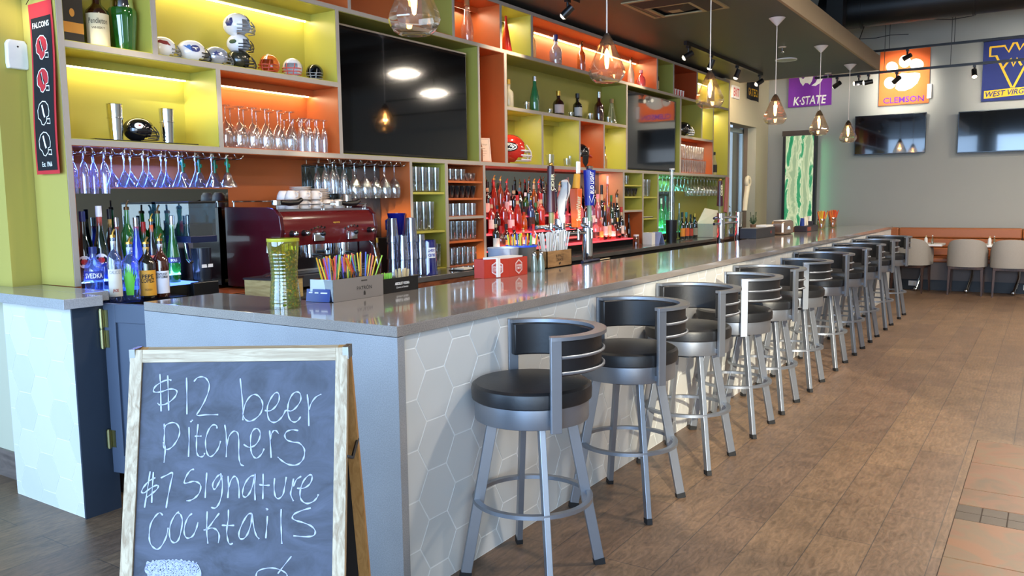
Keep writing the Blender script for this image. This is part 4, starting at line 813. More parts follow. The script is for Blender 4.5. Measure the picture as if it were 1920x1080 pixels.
def bottle(label, loc, h, r, tint, cap, shape='liquor', body=.55, face=58, lab=None, txt=None, group=None, cat='bottle', band=None, pour=True):
    """lab=(z0,z1,colour); txt=[(string,dz,width,height,ink,bold)] on the label; band = coloured neck wrap"""
    t = thing('liquor_bottle', label, cat, loc, R(face), group); P = [(a*r, b*h) for a, b in SHP[shape]]
    pr = 'pourer' in cap; ht = P[-1][1]
    g = glass('bottle_'+tint.strip('#')+str(int(body*100)), tint, body, .09, .6)
    M().lathe(P+[(P[-1][0]*.9,ht),(0,ht)],16).build('glass_body', g, t, smooth=50)
    rn = P[-1][0]
    m = M()
    if pr:
        m.lathe([(0,ht),(rn*1.25,ht),(rn*1.2,ht+h*.035),(rn*.5,ht+h*.04),(0,ht+h*.04)],10); m.tube([(0,0,ht+h*.03),(.002,0,ht+h*.07),(.012,-.004,ht+h*.115)], rn*.42, 6)
        m.build('pour_spout', CAPM[cap], t, smooth=50)
    else: m.lathe([(0,ht-h*.05),(rn*1.18,ht-h*.05),(rn*1.18,h),(0,h)],12).build('cap', CAPM[cap], t, smooth=40)
    if band: M().lathe([(rn*1.06,ht-h*.16),(rn*1.06,ht-h*.05)],12).build('neck_wrap', mat('wrap_'+band.strip('#'), band, .5), t, smooth=60)
    if lab:
        z0, z1, c = lab; L = M(); n = 10; aw = 2.3
        rr_ = r*1.012
        L.add([wrap(rr_,0)((-aw/2+aw*k/n)*rr_, z*h) for k in range(n+1) for z in (z0,z1)], [(2*k,2*k+2,2*k+3,2*k+1) for k in range(n)])
        l = L.build('paper_label', mat('label_'+c.strip('#'), c, .6), t, smooth=60)
        for s_, dz, w_, h_, ink, bo in (txt or []): text(s_,'lettering',mat('ink_'+ink.strip('#'),ink,.6),l,wrap(rr_+.0006,dz*h), w=w_, h=h_, bold=bo)
    return t
def disc_label(t, r, z, rad, c, txt=None):
    W_ = wrap(r*1.015, z); m = M(); m.add([W_(0,0,.0005)]+[W_(rad*math.cos(a),rad*math.sin(a),.0005) for a in [2*PI*k/20 for k in range(20)]], [(0,1+k,1+(k+1)%20) for k in range(20)]); l = m.build('round_label', mat('label_'+c.strip('#'),c,.6), t)
    q = M(); q.ribbon([(-rad*.85,-.002),(0,0),(rad*.85,-.002)],rad*.5,lambda u,v: W_(u,v,.0012)); q.build('label_band', BLACK, l, keep=True); q = M(); q.add([W_(0,0,.0018)]+[W_(rad*.5*math.cos(a),rad*.45*math.sin(a),.0018) for a in [2*PI*k/14 for k in range(14)]], [(0,1+k,1+(k+1)%14) for k in range(14)]); q.build('label_spot', RED, l)
# left end: stepped, blue-lit bottle display
BLUELED = glow('blue_led','#5f8dff',2.6); REDLED = glow('red_led','#ff4b52',2.2); GREENLED = glow('green_led','#46e6a0',2.2); ACR = mat('black_acrylic','#0c0c10',.15)
def riser(label, steps, m_, y0, y1):
    t = thing('bottle_riser', label, 'display step', (0,0,0))
    for xf, xb, z, a, b in steps:
        M().box((xb,a,.951),(xf,b,z-.012)).build('step_box', ACR, t); M().box((xb,a,z-.012),(xf,b,z-.002)).build('lit_tread' if z != 1.005 else 'tread', m_ if z != 1.005 else ACR, t)
riser('black stepped bottle riser with blue lit treads at the chalkboard end',[(-2.36,-2.68,1.055,.16,.865),(-2.13,-2.36,1.005,.16,.62)],BLUELED,0,0)
riser('black stepped bottle riser with red lit treads in front of the grey mirror',[(-2.21,-2.37,1.057,3.93,6.75),(-2.37,-2.52,1.21,3.93,6.30),(-2.52,-2.675,1.36,3.93,6.62),(-2.37,-2.50,1.057,6.305,6.75)],REDLED,0,0)
riser('black bottle riser with green lit tread by the far stemware rack',[(-2.42,-2.66,1.06,7.90,8.66)],GREENLED,0,0)
def at(k, T=LB): X,y,z,h,r = T[k]; return (X,y,z),h,r
p,h,r = at('mart1'); t = bottle('dark green vermouth bottle with round white label, nearest the greige upright', p,h,r,'#101a12','blue','wine',.75); disc_label(t,r,.16,.034,'#e8e4da')
p,h,r = at('mart2'); t = bottle('dark green vermouth bottle with round white label and red and white cap', p,h,r,'#123018','white','wine',.7,band='#a8483c'); disc_label(t,r,.165,.036,'#e8e4da')
p,h,r = at('gold'); bottle('dark bottle with gold neck foil behind the vodka bottle', p,h,r,'#1c1a18','black','wine',.7,band='#c9a04a')
p,h,r = at('bols1'); bottle('dark brown liqueur bottle with silver cap and blue band label', p,h,r,'#3a1f1c','silver','tall',.6,lab=(.32,.40,'#1f2a5c'),txt=[('BOLS',.36,.036,.016,'#f1f1ee',.02)],band='#8c3c30')
p,h,r = at('green1'); bottle('green liqueur bottle with brown pourer at the back of the left step', p,h,r,'#3fae3a','bronze pourer','liquor',.5)
p,h,r = at('bols2'); bottle('bright blue liqueur bottle with silver cap and red neck band', p,h,r,'#2f62e0','silver','tall',.6,lab=(.26,.34,'#3b58c8'),txt=[('BOLS',.30,.036,.016,'#f1f1ee',.02)],band='#b04a40')
p,h,r = at('redg'); bottle('red topped bottle with green body behind the blue liqueur bottle', p,h,r,'#2e7a34','red','liquor',.55,band='#b23a20')
p,h,r = at('orl'); bottle('dark bottle with two orange labels and gold pourer', p,h,r,'#17100e','gold pourer','wine',.8,lab=(.12,.42,'#d9622c'),txt=[('CURA\u00c7AO',.30,.05,.012,'#2a1210',.01)],band='#d9622c')
p,h,r = at('green2'); bottle('tall light green liqueur bottle with dark pourer before the coffee brewer', p,h,r,'#58b83a','bronze pourer','liquor',.5)
p,h,r = at('bols3'); bottle('green liqueur bottle with silver cap and blue band at the lit step edge', p,h,r,'#2f9a3c','silver','tall',.55,lab=(.30,.38,'#1f2a5c'),txt=[('BOLS',.34,.036,.016,'#f1f1ee',.02)],band='#c9d8a8')
p,h,r = at('svedka'); bottle('round shouldered clear vodka bottle with blue band on the lit step', p,h,r,'#9fb6ea','blue','round',.18,face=60,lab=(.26,.46,'#2c3c9c'),txt=[('SVEDKA',.36,.092,.028,'#f1f1ee',.02)])
p,h,r = at('blue'); bottle('plain blue glass bottle between the vodka bottle and the rum bottle', p,h,r,'#3a5fd0','blue','liquor',.4)
p,h,r = at('calico'); bottle('clear rum bottle with cream pictorial label, nearest the swing gate', p,h,r,'#b8c4e0','gold pourer','liquor',.12,face=60,lab=(.08,.46,'#d8cfc0'),txt=[('CALICO',.42,.055,.018,'#8d8f98',.01),('JACK',.16,.03,.02,'#a83a22',.03)],band='#d8d6d0')
p,h,r = at('leaf'); t = bottle('clear bottle with green leaf decoration between rum and tequila bottles', p,h,r,'#b4c8f0','gold pourer','liquor',.12,face=60,band='#c8d2ea')
m = M(); W_ = wrap(r*1.01,.0)
for i in range(9): a = -.6+.15*i; m.ribbon([(a*.02,.03),(a*.03,.10),(a*.075,.17+.02*math.cos(a*4))], lambda k: (.012,.016,.002)[k], lambda u,v: W_(u-.01,v,.0006))
m.build('leaf_print', mat('leaf_green','#5cbf2a',.5), t, keep=True)
p,h,r = at('pepe'); bottle('gold tequila bottle with yellow label and black lettering', p,h,r,'#2e2410','gold pourer','liquor',.6,face=60,lab=(.05,.47,'#d99a2c'),txt=[('PEPE',.37,.06,.022,'#1a1408',.02),('LOPEZ',.30,.07,.022,'#1a1408',.02),('TEQUILA',.15,.04,.012,'#6a4a10',.01)],band='#d9a84a')
p,h,r = at('kent'); bottle('amber bourbon bottle with white label, last of the front row', p,h,r,'#7a3412','gold pourer','liquor',.55,face=60,lab=(.06,.42,'#dfe0ea'),txt=[('KENTUCKY',.37,.06,.014,'#15161c',.02),('GENTLEMAN',.325,.065,.014,'#15161c',.02)],band='#d8dcea')
# middle: the red-lit display
seen = {}
ROWN = {1:'front tread',2:'middle tread',3:'rear tread',4:'tan-side front tread',5:'tan corner tread'}
TX_ = {1:-2.29,2:-2.45,3:-2.60,4:-2.42,5:-2.33}; TZ = {1:1.057,2:1.21,3:1.36,4:1.057,5:1.057}
MIDB.sort(key=lambda b: (b[0], b[1])); cnt = {}; tot = {}
for b in MIDB: tot[b[0]] = tot.get(b[0],0)+1
last = {}
for tier, y, h, r, word, tint, cap in MIDB:
    cnt[tier] = cnt.get(tier,0)+1; r = min(max(r*1.1,.034),.045); y = max(y, 3.935+r)
    if tier in last: y = max(y, last[tier][0]+last[tier][1]+r+.003)
    last[tier] = (y, r)
    n = cnt[tier]; o = ORD[n-1] if n <= 12 else {13:'thirteenth',14:'fourteenth',15:'fifteenth',16:'sixteenth',17:'seventeenth',18:'eighteenth',19:'nineteenth',20:'twentieth'}.get(n,'last')
    lab = '%s bottle with %s, %s on the %s of the red-lit riser' % (word, cap if 'pourer' in cap else cap+' cap', o, ROWN[tier])
    shp = 'round' if 'round' in word else 'squat' if 'squat' in word or 'flask' in word else 'tall' if 'slim' in word or 'tall' in word else ('liquor','jug','wine','liquor')[n % 4]
    lb = None
    if n % 3 == 1 or tier == 1: lb = (.14,.40,('#d8c7a0','#e8e2d6','#3a2418','#c9a04a','#f0d0d0')[n % 5])
    bottle(lab, (TX_[tier], y, TZ[tier]), h, r, tint, cap, shp, .6, 55, lab=lb, group='bottles on the red-lit riser', band=(None,'#c8b48a','#b0302a','#2a2a30')[n % 4])
# far bay
for k, lab, tint, cap, shp, body, lb in (('c1','clear tall bottle lit green, first on the far riser','#a8f0c8','white','liquor',.12,None),('c2','clear tall bottle lit green, second on the far riser','#9ae8c8','teal','wine',.15,None),('c3','clear tall bottle lit green, third on the far riser','#b8f0e0','silver','liquor',.12,None),
    ('c4','slim clear bottle behind the black bucket','#b8c8d8','silver','wine',.15,None),('d1','dark bottle with orange label, first in the row beside the black bucket','#0e1210','black','jug',.8,'#d8862c'),('d2','dark bottle with teal neck and orange label beside the black bucket','#0f1a1e','teal','jug',.8,'#c95a2a'),
    ('d3','dark bottle with red label in the row beside the black bucket','#12100e','black','liquor',.8,'#a83a2a'),('d4','black bottle with pale label, last in the row beside the black bucket','#0c0e14','gold','liquor',.8,'#8a8272'),('d5','dark bottle behind the row beside the white crate','#10141c','black','wine',.8,None),
    ('cr','small clear bottle on the counter right of the red-lit riser','#e0d0c0','silver','liquor',.2,None),('cr2','tall clear bottle against the small rust cubby','#d8d0c8','silver','wine',.15,None),('cr3','dark amber bottle against the small rust cubby','#4a2a1a','black','wine',.5,None)):
    p,h,r = at(k,RB); y = p[1]
    p = (p[0], min(y,8.62) if k in ('c1','c2','c3') else (7.0 if k == 'cr2' else 7.14 if k == 'cr3' else y), p[2]); 
    if k == 'd5': p = (-2.42,9.30,.951)
    if k == 'c4': p = (-2.45,8.80,.951); h += .04
    if k in ('cr2','cr3'): p = (p[0],p[1],.955)
    bottle(lab, p, h, min(r,.042), tint, cap, shp, body, 55, lab=(.12,.42,lb) if lb else None)
p,h,r = at('tube',RB); t = thing('beer_tube','tall clear acrylic drink tube standing above the far counter','drink tube',(-2.15,7.79,1.245)); M().lathe([(0,0),(.031,0),(.031,.64),(0,.64)],14).build('clear_tube', CLEAR, t, smooth=40); M().cyl((0,0,.64),.034,.02,14).build('lid', WHITE, t, smooth=40)
t = thing('ice_bucket','black round bucket on the back counter under the clear tube','bucket',(-2.15,7.79,.951)); M().lathe([(0,0),(.066,0),(.074,.285),(.068,.285),(.062,.01),(0,.01)],22).build('bucket_body', mat('black_bucket','#15161a',.4), t, smooth=40); M().lathe([(0,.28),(.075,.28),(.075,.292),(0,.292)],22).build('lid', BLACK, t, smooth=40)
p,h,r = at('jar',RB); t = thing('spice_jar','small glass jar of dark garnish right of the red-lit riser','jar',(-2.22,6.86,.951)); M().lathe([(0,0),(.034,0),(.036,.09),(.03,.10),(.03,.12)],14).build('jar_body', glass('jar_amber','#b07040',.4), t, smooth=40); M().cyl((0,0,.12),.033,.02,14).build('lid', WHITE, t)
# decorative bottles and things in the cubbies ------------------------------------------------
X = -2.50
bottle('amber whiskey bottle with cream label between the black box and the green shaker', (X,.415,2.378),.34,.062,'#5a2c10','cork','liquor',.6,face=62,lab=(.05,.56,'#d9cba6'),txt=[('Pendleton',.44,.10,.03,'#3a3022',.0),('WHISKY',.33,.07,.012,'#5a4e3a',.01)])
t = thing('gift_box','tall black gift box with gold band beside the amber whiskey bottle','box',(X,.25,2.378)); M().box((-.06,-.06,0),(.06,.05,.36)).build('carton', mat('black_card','#15110d',.4), t); M().box((-.0605,-.0605,.06),(.0605,.0505,.115)).build('gold_band', mat('amber_gold','#b9853c',.35,.6), t); M().box((-.0605,-.0605,.25),(.0605,.0505,.262)).build('gold_line', mat('amber_gold','#b9853c'), t)
m = M(); m.prism(blob(-.01,.165,.014,.022,0,14), lambda u,v,d: (u+.06,-.03+0*d,v) if False else (.0612+d,u,v), 0,.0005); m.build('crest', mat('amber_gold','#b9853c'), t)
t = thing('cocktail_shaker','green ribbed glass shaker with silver lid beside the amber whiskey bottle','shaker',(X,.565,2.378)); m = M(); n = 32; vs = []
for z, rr_ in ((0,.05),(.01,.054),(.2,.073),(.235,.073),(.25,.066)): vs += [(rr_*(1+.05*(k%2))*math.cos(2*PI*k/n), rr_*(1+.05*(k%2))*math.sin(2*PI*k/n), z) for k in range(n)]
m.add(vs,[(i*n+k,i*n+(k+1)%n,(i+1)*n+(k+1)%n,(i+1)*n+k) for i in range(4) for k in range(n)]+[tuple(range(n-1,-1,-1))]); m.build('glass_body', glass('shaker_green','#3f9a34',.6), t, smooth=30); M().lathe([(0,.25),(.062,.25),(.058,.30),(.03,.34),(0,.345)],22).build('silver_lid', CHROME, t, smooth=40)
t = thing('bar_mat','thin black rubber bar mat under the shakers','mat',(X,.62,1.876)); M().box((-.11,-.32,0),(.11,.32,.008)).build('mat_sheet', RUBBER, t)
for lab, y in (('tall steel shaker left of the small black helmet',.452),('tall steel shaker right of the small black helmet',.775)):
    t = thing('steel_shaker', lab, 'shaker', (X+.05,y,1.884), 0, 'steel shakers on the bar mat'); M().lathe([(0,0),(.034,0),(.037,.06),(.043,.198),(.045,.2),(.042,.2),(.03,.02)],24).build('tin', CHROME, t, smooth=40); M().lathe([(.0425,.12),(.0435,.123),(.0425,.126)],24).build('ring', CHROME, t, smooth=40)
for lab, y, h, r, tint, cap, shp, z, body, lb in (('clear vodka bottle with cork in the tall orange cubby left of the red cone bottle',3.87,.392,.062,'#f0e2d4','cork','tall',2.917,.12,None),
    ('slim cream coloured bottle at the left of the long orange cubby',4.98,.33,.036,'#e8dcae','gold','liquor',2.917,.6,None),('blue and clear tequila bottle in the long orange cubby',5.44,.335,.066,'#b9cfe8','blue','squat',2.917,.15,None),
    ('amber bottle with cork in the long orange cubby behind the pendant',6.01,.35,.046,'#b8742a','bronze pourer','liquor',2.917,.5,None),('white and brown slim bottle at the right of the long orange cubby',7.30,.345,.042,'#efe6d6','bronze pourer','wine',2.917,.7,None),
    ('pink glass decanter bottle in the long orange cubby',7.60,.235,.06,'#f29aa2','pink','round',2.917,.4,None),('amber bottle in the small olive cubby above the second television',8.05,.33,.05,'#5a3414','gold','liquor',2.917,.6,'#c9b48a'),
    ('white ceramic bottle with black emblem, leftmost on the lit olive shelf',4.48,.275,.05,'#ece4d2','gold','jug',2.404,.85,None),('tall green frosted bottle on the lit olive shelf',4.96,.36,.052,'#46b87a','silver','tall',2.404,.55,None),
    ('dark red cut glass bottle on the lit olive shelf',5.44,.265,.06,'#4a0e12','gold','squat',2.404,.75,'#c8b0a8'),('black bottle with white figure label on the lit olive shelf',5.86,.28,.052,'#0e0f12','black','jug',2.404,.85,'#b8b4b0'),
    ('ruby bottle with tall clear stopper on the lit olive shelf',6.37,.35,.058,'#5c1014','silver','squat',2.404,.7,None),('clear pyramid bottle with wooden stopper on the lit olive shelf',6.70,.30,.062,'#e8ecd8','cork','cone',2.404,.12,None),
    ('slim gold bottle at the left of the last lime lower cubby',6.52,.265,.03,'#d8b85a','black','wine',1.874,.6,None),('black and white bottle in the tall lime end cubby',10.28,.355,.042,'#e6dfb0','black','wine',1.874,.85,'#17181a')):
    bottle(lab, (X+.03 if z < 2.9 else X,y,z), h, r, tint, cap, shp, body, 55, lab=(.12,.45,lb) if lb else None)
t = thing('cone_bottle','red cone shaped bottle in the small lime top cubby','bottle',(X,4.50,2.917),R(55)); M().lathe([(0,0),(.058,0),(.06,.01),(.014,.30),(.012,.34)],20).build('bottle_body', mat('red_glass','#c8261a',.2,coat=.5), t, smooth=40); M().cyl((0,0,.34),.013,.025,12).build('cap', RED, t); text('e','emblem',mat('amber_gold','#b9853c'),t,wrap(.032,.15),h=.03)
# small glasses on shelves
def tumbler(name, label, loc, h, r0, r1, m_=None, group=None, seg=14, base=.012):
    t = thing(name, label, 'glass', loc, 0, group)
    M().lathe([(0,0),(r0*.9,0),(r0,base*.3),(r1,h),(r1*.93,h),(r0*.9,base),(0,base)],seg).build('glass_body', m_ or CLEAR, t, smooth=40); return t
for lab, y, h, r in (('small clear jar beside the white ceramic bottle',4.76,.085,.034),('shot glass between green bottle and red cut glass bottle',5.21,.055,.026),('shot glass between red cut glass bottle and black bottle',5.66,.058,.027),('small clear glass between black bottle and ruby bottle',6.10,.08,.034),('small clear glass beside the pyramid bottle',6.55,.075,.032)):
    tumbler('shot_glass', lab, (X+.06,y,2.404), h, r*.85, r)
for lab, y, h, r in (('clear glass mug in the second lime lower cubby',5.22,.12,.048),('clear glass beside the mug in the second lime lower cubby',5.58,.09,.04),('second clear glass beside the mug in the lime lower cubby',5.645,.12,.02)): tumbler('glass_mug', lab, (X+.05,y,1.874), h, r*.9, r, base=.015)
t = thing('certificate','framed pale paper certificate leaning in the orange cubby right of the large television','certificate',(-2.50,4.06,1.876)); F = plane((0,0,0),(.5,.86,0),(-.13,.075,1))
M().prism([(-.10,0),(.10,0),(.10,.23),(-.10,.23)],F,0,.003).build('paper_sheet', mat('aged_paper','#ddc4ae',.7), t); m = M(); m.ribbon([(-.088,.012),(.088,.012),(.088,.218),(-.088,.218),(-.088,.012)],.003,lambda u,v: F(u,v,.0036)); m.build('border_print', mat('sepia_ink','#8a6a58',.7), t, keep=True)
text('Award of Honor','lettering',mat('sepia_ink','#8a6a58'),t,lambda a,b,d: F(a,b+.17,.0036), w=.14, h=.018, shear=.3); m = M()
for k, w_ in enumerate((.09,.12,.11,.07)): m.ribbon([(-w_/2,.13-.022*k),(w_/2,.13-.022*k)],.003,lambda u,v: F(u,v,.0036))
m.build('text_lines', mat('sepia_ink','#8a6a58'), t, keep=True)
bottle('small amber bottle in front of the pale certificate', (-2.40,3.90,1.874),.24,.022,'#c98a50','gold','wine',.5)
t = thing('photo_card','white picture card standing in the top lime end cubby','picture',(-2.55,10.30,2.918)); M().box((-.004,-.16,0),(.004,.16,.34)).build('card', WHITE, t); M().box((.004,-.13,.03),(.0055,.13,.14)).build('print', mat('print_gold','#d8b85a',.6), t)
STR = mat('stripe_red','#c0453c',.6)
for i in range(5):
    t = tumbler('striped_glass', 'red and white striped cup, %s of five in the rust cubby' % ORD[i], (X+.04,8.50+.095*i,2.917), .10, .032, .038, WHITE, 'striped cups in the rust cubby')
    m = M()
    for k in range(6): a = 2*PI*k/6; m.add([((.0335+.006*z/.1)*math.cos(a+s),(.0335+.006*z/.1)*math.sin(a+s),z) for s, z in ((-.2,.006),(.2,.006),(.2,.094),(-.2,.094))],[(0,1,2,3)])
    m.build('stripe_print', STR, t, keep=True)
t = thing('pennant_flag','white triangular cloth hanging in the narrow lime cubby','flag',(-2.52,9.66,2.39)); m = M(); m.add([(0,-.05,.0),(0,-.16,.47),(0,.02,.47),(.02,.10,.06)],[(0,1,2),(0,2,3)]); 
m.add([(.006,-.05,.0),(.006,-.16,.47),(.006,.02,.47),(.026,.10,.06)],[(0,1,2),(0,2,3)]); m.build('cloth', CW, t)

# ------------------------------------------------------------------ helmets
def helmet(label, loc, rz, shellc, maskc, s=1.0, logo=None, stripe=None, name='football_helmet', tilt=0):
    t = thing(name, label, 'helmet', loc, rz); S = s
    C0 = Vector((0,0,.068*S)); m = M(); nu, nv = 26, 16; keep = set(); vs = []
    def P(a, b, k=1.0):    # a azimuth (0 = face), b elevation
        rx, ry, rz_ = .082*S*k, .066*S*k, .068*S*k; x = rx*math.cos(a)*math.cos(b); 
        return C0+Vector((x-(.006*S if x < 0 else 0), ry*math.sin(a)*math.cos(b), rz_*math.sin(b)))
    bs = [-1.12+ (PI/2+1.12)*j/nv for j in range(nv+1)]
    for k_ in (1.0,.94):
        off = len(vs); vs += [P(2*PI*i/nu, b, k_) for b in bs for i in range(nu)]
        for j in range(nv):
            for i in range(nu):
                a = 2*PI*(i+.5)/nu; a = a-2*PI if a > PI else a; b = (bs[j]+bs[j+1])/2
                if abs(a) < .80 and b < .34 and b > -.55 or abs(a) < 1.2 and b <= -.55: continue
                m.f.append(tuple(off+q for q in (j*nu+i, j*nu+(i+1)%nu, (j+1)*nu+(i+1)%nu, (j+1)*nu+i)))
    m.v = [tuple(v) for v in vs]; m.build('shell', shellc, t, smooth=60)
    g = M(); w = .0034*S
    arc = lambda z, x, h: [C0+Vector((.035*S,-.062*S,z)), C0+Vector((x*.8,-.052*S,z-.002)), C0+Vector((x,-.022*S,z-h)), C0+Vector((x,.022*S,z-h)), C0+Vector((x*.8,.052*S,z-.002)), C0+Vector((.035*S,.062*S,z))]
    for z, x in ((-.008*S,.098*S),(-.03*S,.106*S),(-.05*S,.100*S)): g.tube(arc(z,x,.004*S), w, 6)
    for y in (-.026*S,.026*S): g.tube([C0+Vector((.076*S,y,.02*S)), C0+Vector((.098*S,y,-.01*S)), C0+Vector((.104*S,y*.8,-.03*S)), C0+Vector((.098*S,y*.7,-.055*S))], w, 6)
    g.build('face_mask', maskc, t, smooth=60)
    if logo:
        for nm, pts, c in logo:
            for sd in (-1,1):
                l = M(); n_ = len(pts); ctr = (sum(p[0] for p in pts)/n_, sum(p[1] for p in pts)/n_)
                pp = [P(sd*(PI/2+.25-p[0]), p[1], 1.02) for p in [ctr]+list(pts)]
                rings = [[P(sd*(PI/2+.25-(ctr[0]+(p[0]-ctr[0])*q)), ctr[1]+(p[1]-ctr[1])*q, 1.022) for p in pts] for q in (1,.6)]
                l.add(rings[0]+rings[1]+[pp[0]], [(i,(i+1)%n_,n_+(i+1)%n_,n_+i) for i in range(n_)]+[(n_+i,n_+(i+1)%n_,2*n_) for i in range(n_)]); l.build(nm, c, t)
    if stripe:
        l = M(); n_ = 14
        for wd, c, k_ in stripe:
            l = M(); l.add([P(0 if b < PI/2 else PI, b if b < PI/2 else PI-b, k_)+Vector((0,sy*wd*S,0)) for b in [.36+(PI-.5)*q/n_ for q in range(n_+1)] for sy in (-1,1)], [(2*q,2*q+1,2*q+3,2*q+2) for q in range(n_)]); l.build('stripe', c, t, keep=True)
    return t
HW_ = mat('helmet_white','#e6e6ea',.15,coat=.6); HS = mat('helmet_silver','#b9bfd0',.18,.5,coat=.5); HO_ = mat('helmet_orange','#e0722c',.15,coat=.6); HK = mat('helmet_black','#111114',.12,coat=.6); HR = mat('helmet_red','#c42e22',.15,coat=.6)
GRM = mat('mask_grey','#85888c',.35,.3); DKM = mat('mask_dark','#23242c',.35); RDM = mat('mask_red','#c0453c',.4); WHM = mat('mask_white','#dcdcdc',.35)
cir = lambda cx_,cy_,r_,n_=12: [(cx_+r_*math.cos(2*PI*k/n_), cy_+r_*math.sin(2*PI*k/n_)) for k in range(n_)]
star = [( .1+(.30 if k%2==0 else .12)*math.sin(2*PI*k/10), .22+(.30 if k%2==0 else .12)*math.cos(2*PI*k/10)) for k in range(10)]
MAR = mat('logo_maroon','#7a1620',.4); NAV = mat('logo_navy','#1f2f6e',.4); LBL = mat('logo_light_blue','#3d6fb8',.4)
HZ = 2.378; hx = -2.49
helmet('white mini helmet with maroon wing mark next to the lime cubby divider',(hx,.80,HZ),R(75),HW_,GRM,.98,[('wing_mark',[(-.55,.35),(-.1,.62),(.4,.5),(.62,.12),(.2,.18),(-.2,.3)],MAR)])
helmet('white mini helmet with blue flaming round mark',(hx,1.00,HZ),R(75),HW_,DKM,1.05,[('flame_mark',[(-.6,.36),(-.1,.48),(.1,.2),(.1,-.1),(-.2,.1)],LBL),('round_mark',cir(.25,.18,.30),NAV),('letter_mark',[(.08,.30),(.42,.30),(.42,.22),(.29,.2),(.26,-.04),(.21,.2),(.08,.22)],CW)])
helmet('silver mini helmet with dark blue star',(hx,1.175,HZ),R(70),HS,GRM,.96,[('star_mark',star,NAV)])
helmet('black and gold mini helmet at the bottom of the stacked helmets',(hx+.01,1.345,HZ),R(50),mat('helmet_olive_black','#2a2b22',.2,coat=.5),DKM,.98)
helmet('white mini helmet in the middle of the stacked helmets with dark mask',(hx+.01,1.345,HZ+.108),R(20),HW_,DKM,.92,[('oval_mark',[(.2+.32*math.cos(2*PI*k/12),.1+.22*math.sin(2*PI*k/12)) for k in range(12)],mat('logo_green','#2c4a34',.4))],[(.008,mat('logo_green','#2c4a34',.4),1.02)])
helmet('white mini helmet with horseshoe mark on top of the stacked helmets',(hx+.01,1.34,HZ+.214),R(20),HW_,GRM,1.08,[('horseshoe_mark',[(-.1,.5),(-.2,.1),(-.05,-.2),(.25,-.22),(.4,.1),(.3,.5),(.2,.5),(.27,.1),(.18,-.1),(.02,-.08),(-.08,.1),(.0,.48)],NAV)],[(.007,NAV,1.02)])
helmet('orange mini helmet beside the helmet stack',(hx+.02,1.58,HZ),R(-55),HO_,mat('mask_brown_red','#b8402c',.4),1.0,None,[(.006,CW,1.02)])
helmet('white mini helmet with red mask and blue mark',(hx+.02,1.78,HZ),R(-50),HW_,RDM,1.02,[('blue_mark',[(-.4,.2),(.1,.45),(.5,.2),(.2,.1),(-.1,-.05)],NAV)])
helmet('black mini helmet last in the lit helmet cubby',(hx+.02,1.985,HZ),R(-50),HK,GRM,.92)
helmet('black mini helmet with white round mark between the two steel shakers',(-2.47,.605,1.884),R(70),HK,DKM,1.0,[('round_mark',cir(.12,.3,.26),CW),('dot_mark',cir(.2,.32,.07,6),RED)],[(.007,mat('helmet_gold','#c8a83a',.3),1.02)])
helmet('large red football helmet with white oval letter mark in the lower lime cubby',(-2.46,4.47,1.874),R(55),HR,WHM,2.05,[('oval_black',[(.0+.46*math.cos(2*PI*k/14),.12+.32*math.sin(2*PI*k/14)) for k in range(14)],HK),('oval_white',[(.0+.40*math.cos(2*PI*k/14),.12+.26*math.sin(2*PI*k/14)) for k in range(14)],CW),('letter_black',[(.25,.22),(.1,.32),(-.15,.3),(-.28,.12),(-.15,-.06),(.15,-.06),(.25,.1),(.05,.1),(.05,.04),(.12,.02),(-.08,.02),(-.15,.12),(-.08,.22),(.15,.2)],HK)],[(.008,WHITE,1.02)])
helmet('small dark helmet in the top cubby behind the closest pendant lamp',(-2.50,3.30,2.917),R(60),mat('helmet_navy','#1a1f3a',.15,coat=.6),mat('mask_orange','#c8642c',.4),.72)
helmet('black football helmet with pale mask in the dark olive cubby beside the second television',(-2.47,8.95,2.387),R(40),HK,WHM,1.55)
t = thing('batting_helmet','black baseball helmet with red brim and script letter in the orange lower cubby','helmet',(-2.47,5.92,1.93),R(60)); m = M()
m.lathe([(.10*math.cos(b),.105+.105*math.sin(b)) for b in [-.35+(PI/2+.35)*k/10 for k in range(10)]]+[(0,.21)],24); m.build('shell', HK, t, smooth=50)
m = M(); m.prism([(.085*math.cos(a)+.03, .085*math.sin(a)) for a in [-1.2+2.4*k/12 for k in range(13)]]+[(.05,.07),(.05,-.07)], lambda u,v,d: (u+.03,v,.075-.35*max(0,u-.05)+d), 0,.008); m.build('brim', mat('brim_red','#a8241e',.3,coat=.4), t)
for sy in (-1,1): M().prism([(-.03,.08),(.05,.08),(.045,.0),(.01,-.055),(-.025,.0)], lambda u,v,d: (u,sy*(.088+d),v), 0,.012).build('ear_flap', HK, t, bevel=.003)
text('A','script_letter',CW,t,wrap(.1035,.135,-.35),h=.07,bold=.03,shear=.3)
# ------------------------------------------------------------------ hanging stemware racks
WIRE = mat('rack_chrome','#c8c2b4',.15,1)
def rack(label, y0, y1, n, z, x0=-2.38, x1=-2.66):
    t = thing('stemware_rack', label, 'glass rack', (0,0,z))
    for k in range(n):
        y = y0+(y1-y0)*k/(n-1); m = M()
        for s in (-1,1):
            m.tube([(x1,y+s*.012,.0),(x0-.01,y+s*.012,0),(x0+.004,y+s*.018,.004),(x0+.008,y+s*.03,.018),(x0+.004,y+s*.035,.034),(x0-.01,y+s*.03,.04)], .003, 6)
        for x in (x1+.03,-2.50): m.tube([(x,y,0),(x,y,1.838-z)],.003,5)
        m.tube([(x1,y-.013,0),(x1,y+.013,0)],.003,5); m.build('wire_rail', WIRE, t, smooth=60)
rack('chrome wire glass rack under the shelf at the chalkboard end',.18,1.22,10,1.803); rack('chrome wire glass rack under the shelf right of the coffee machine',2.02,2.80,8,1.803); rack('chrome wire glass rack under the shelf at the far end of the cubbies',7.95,10.45,20,1.803)
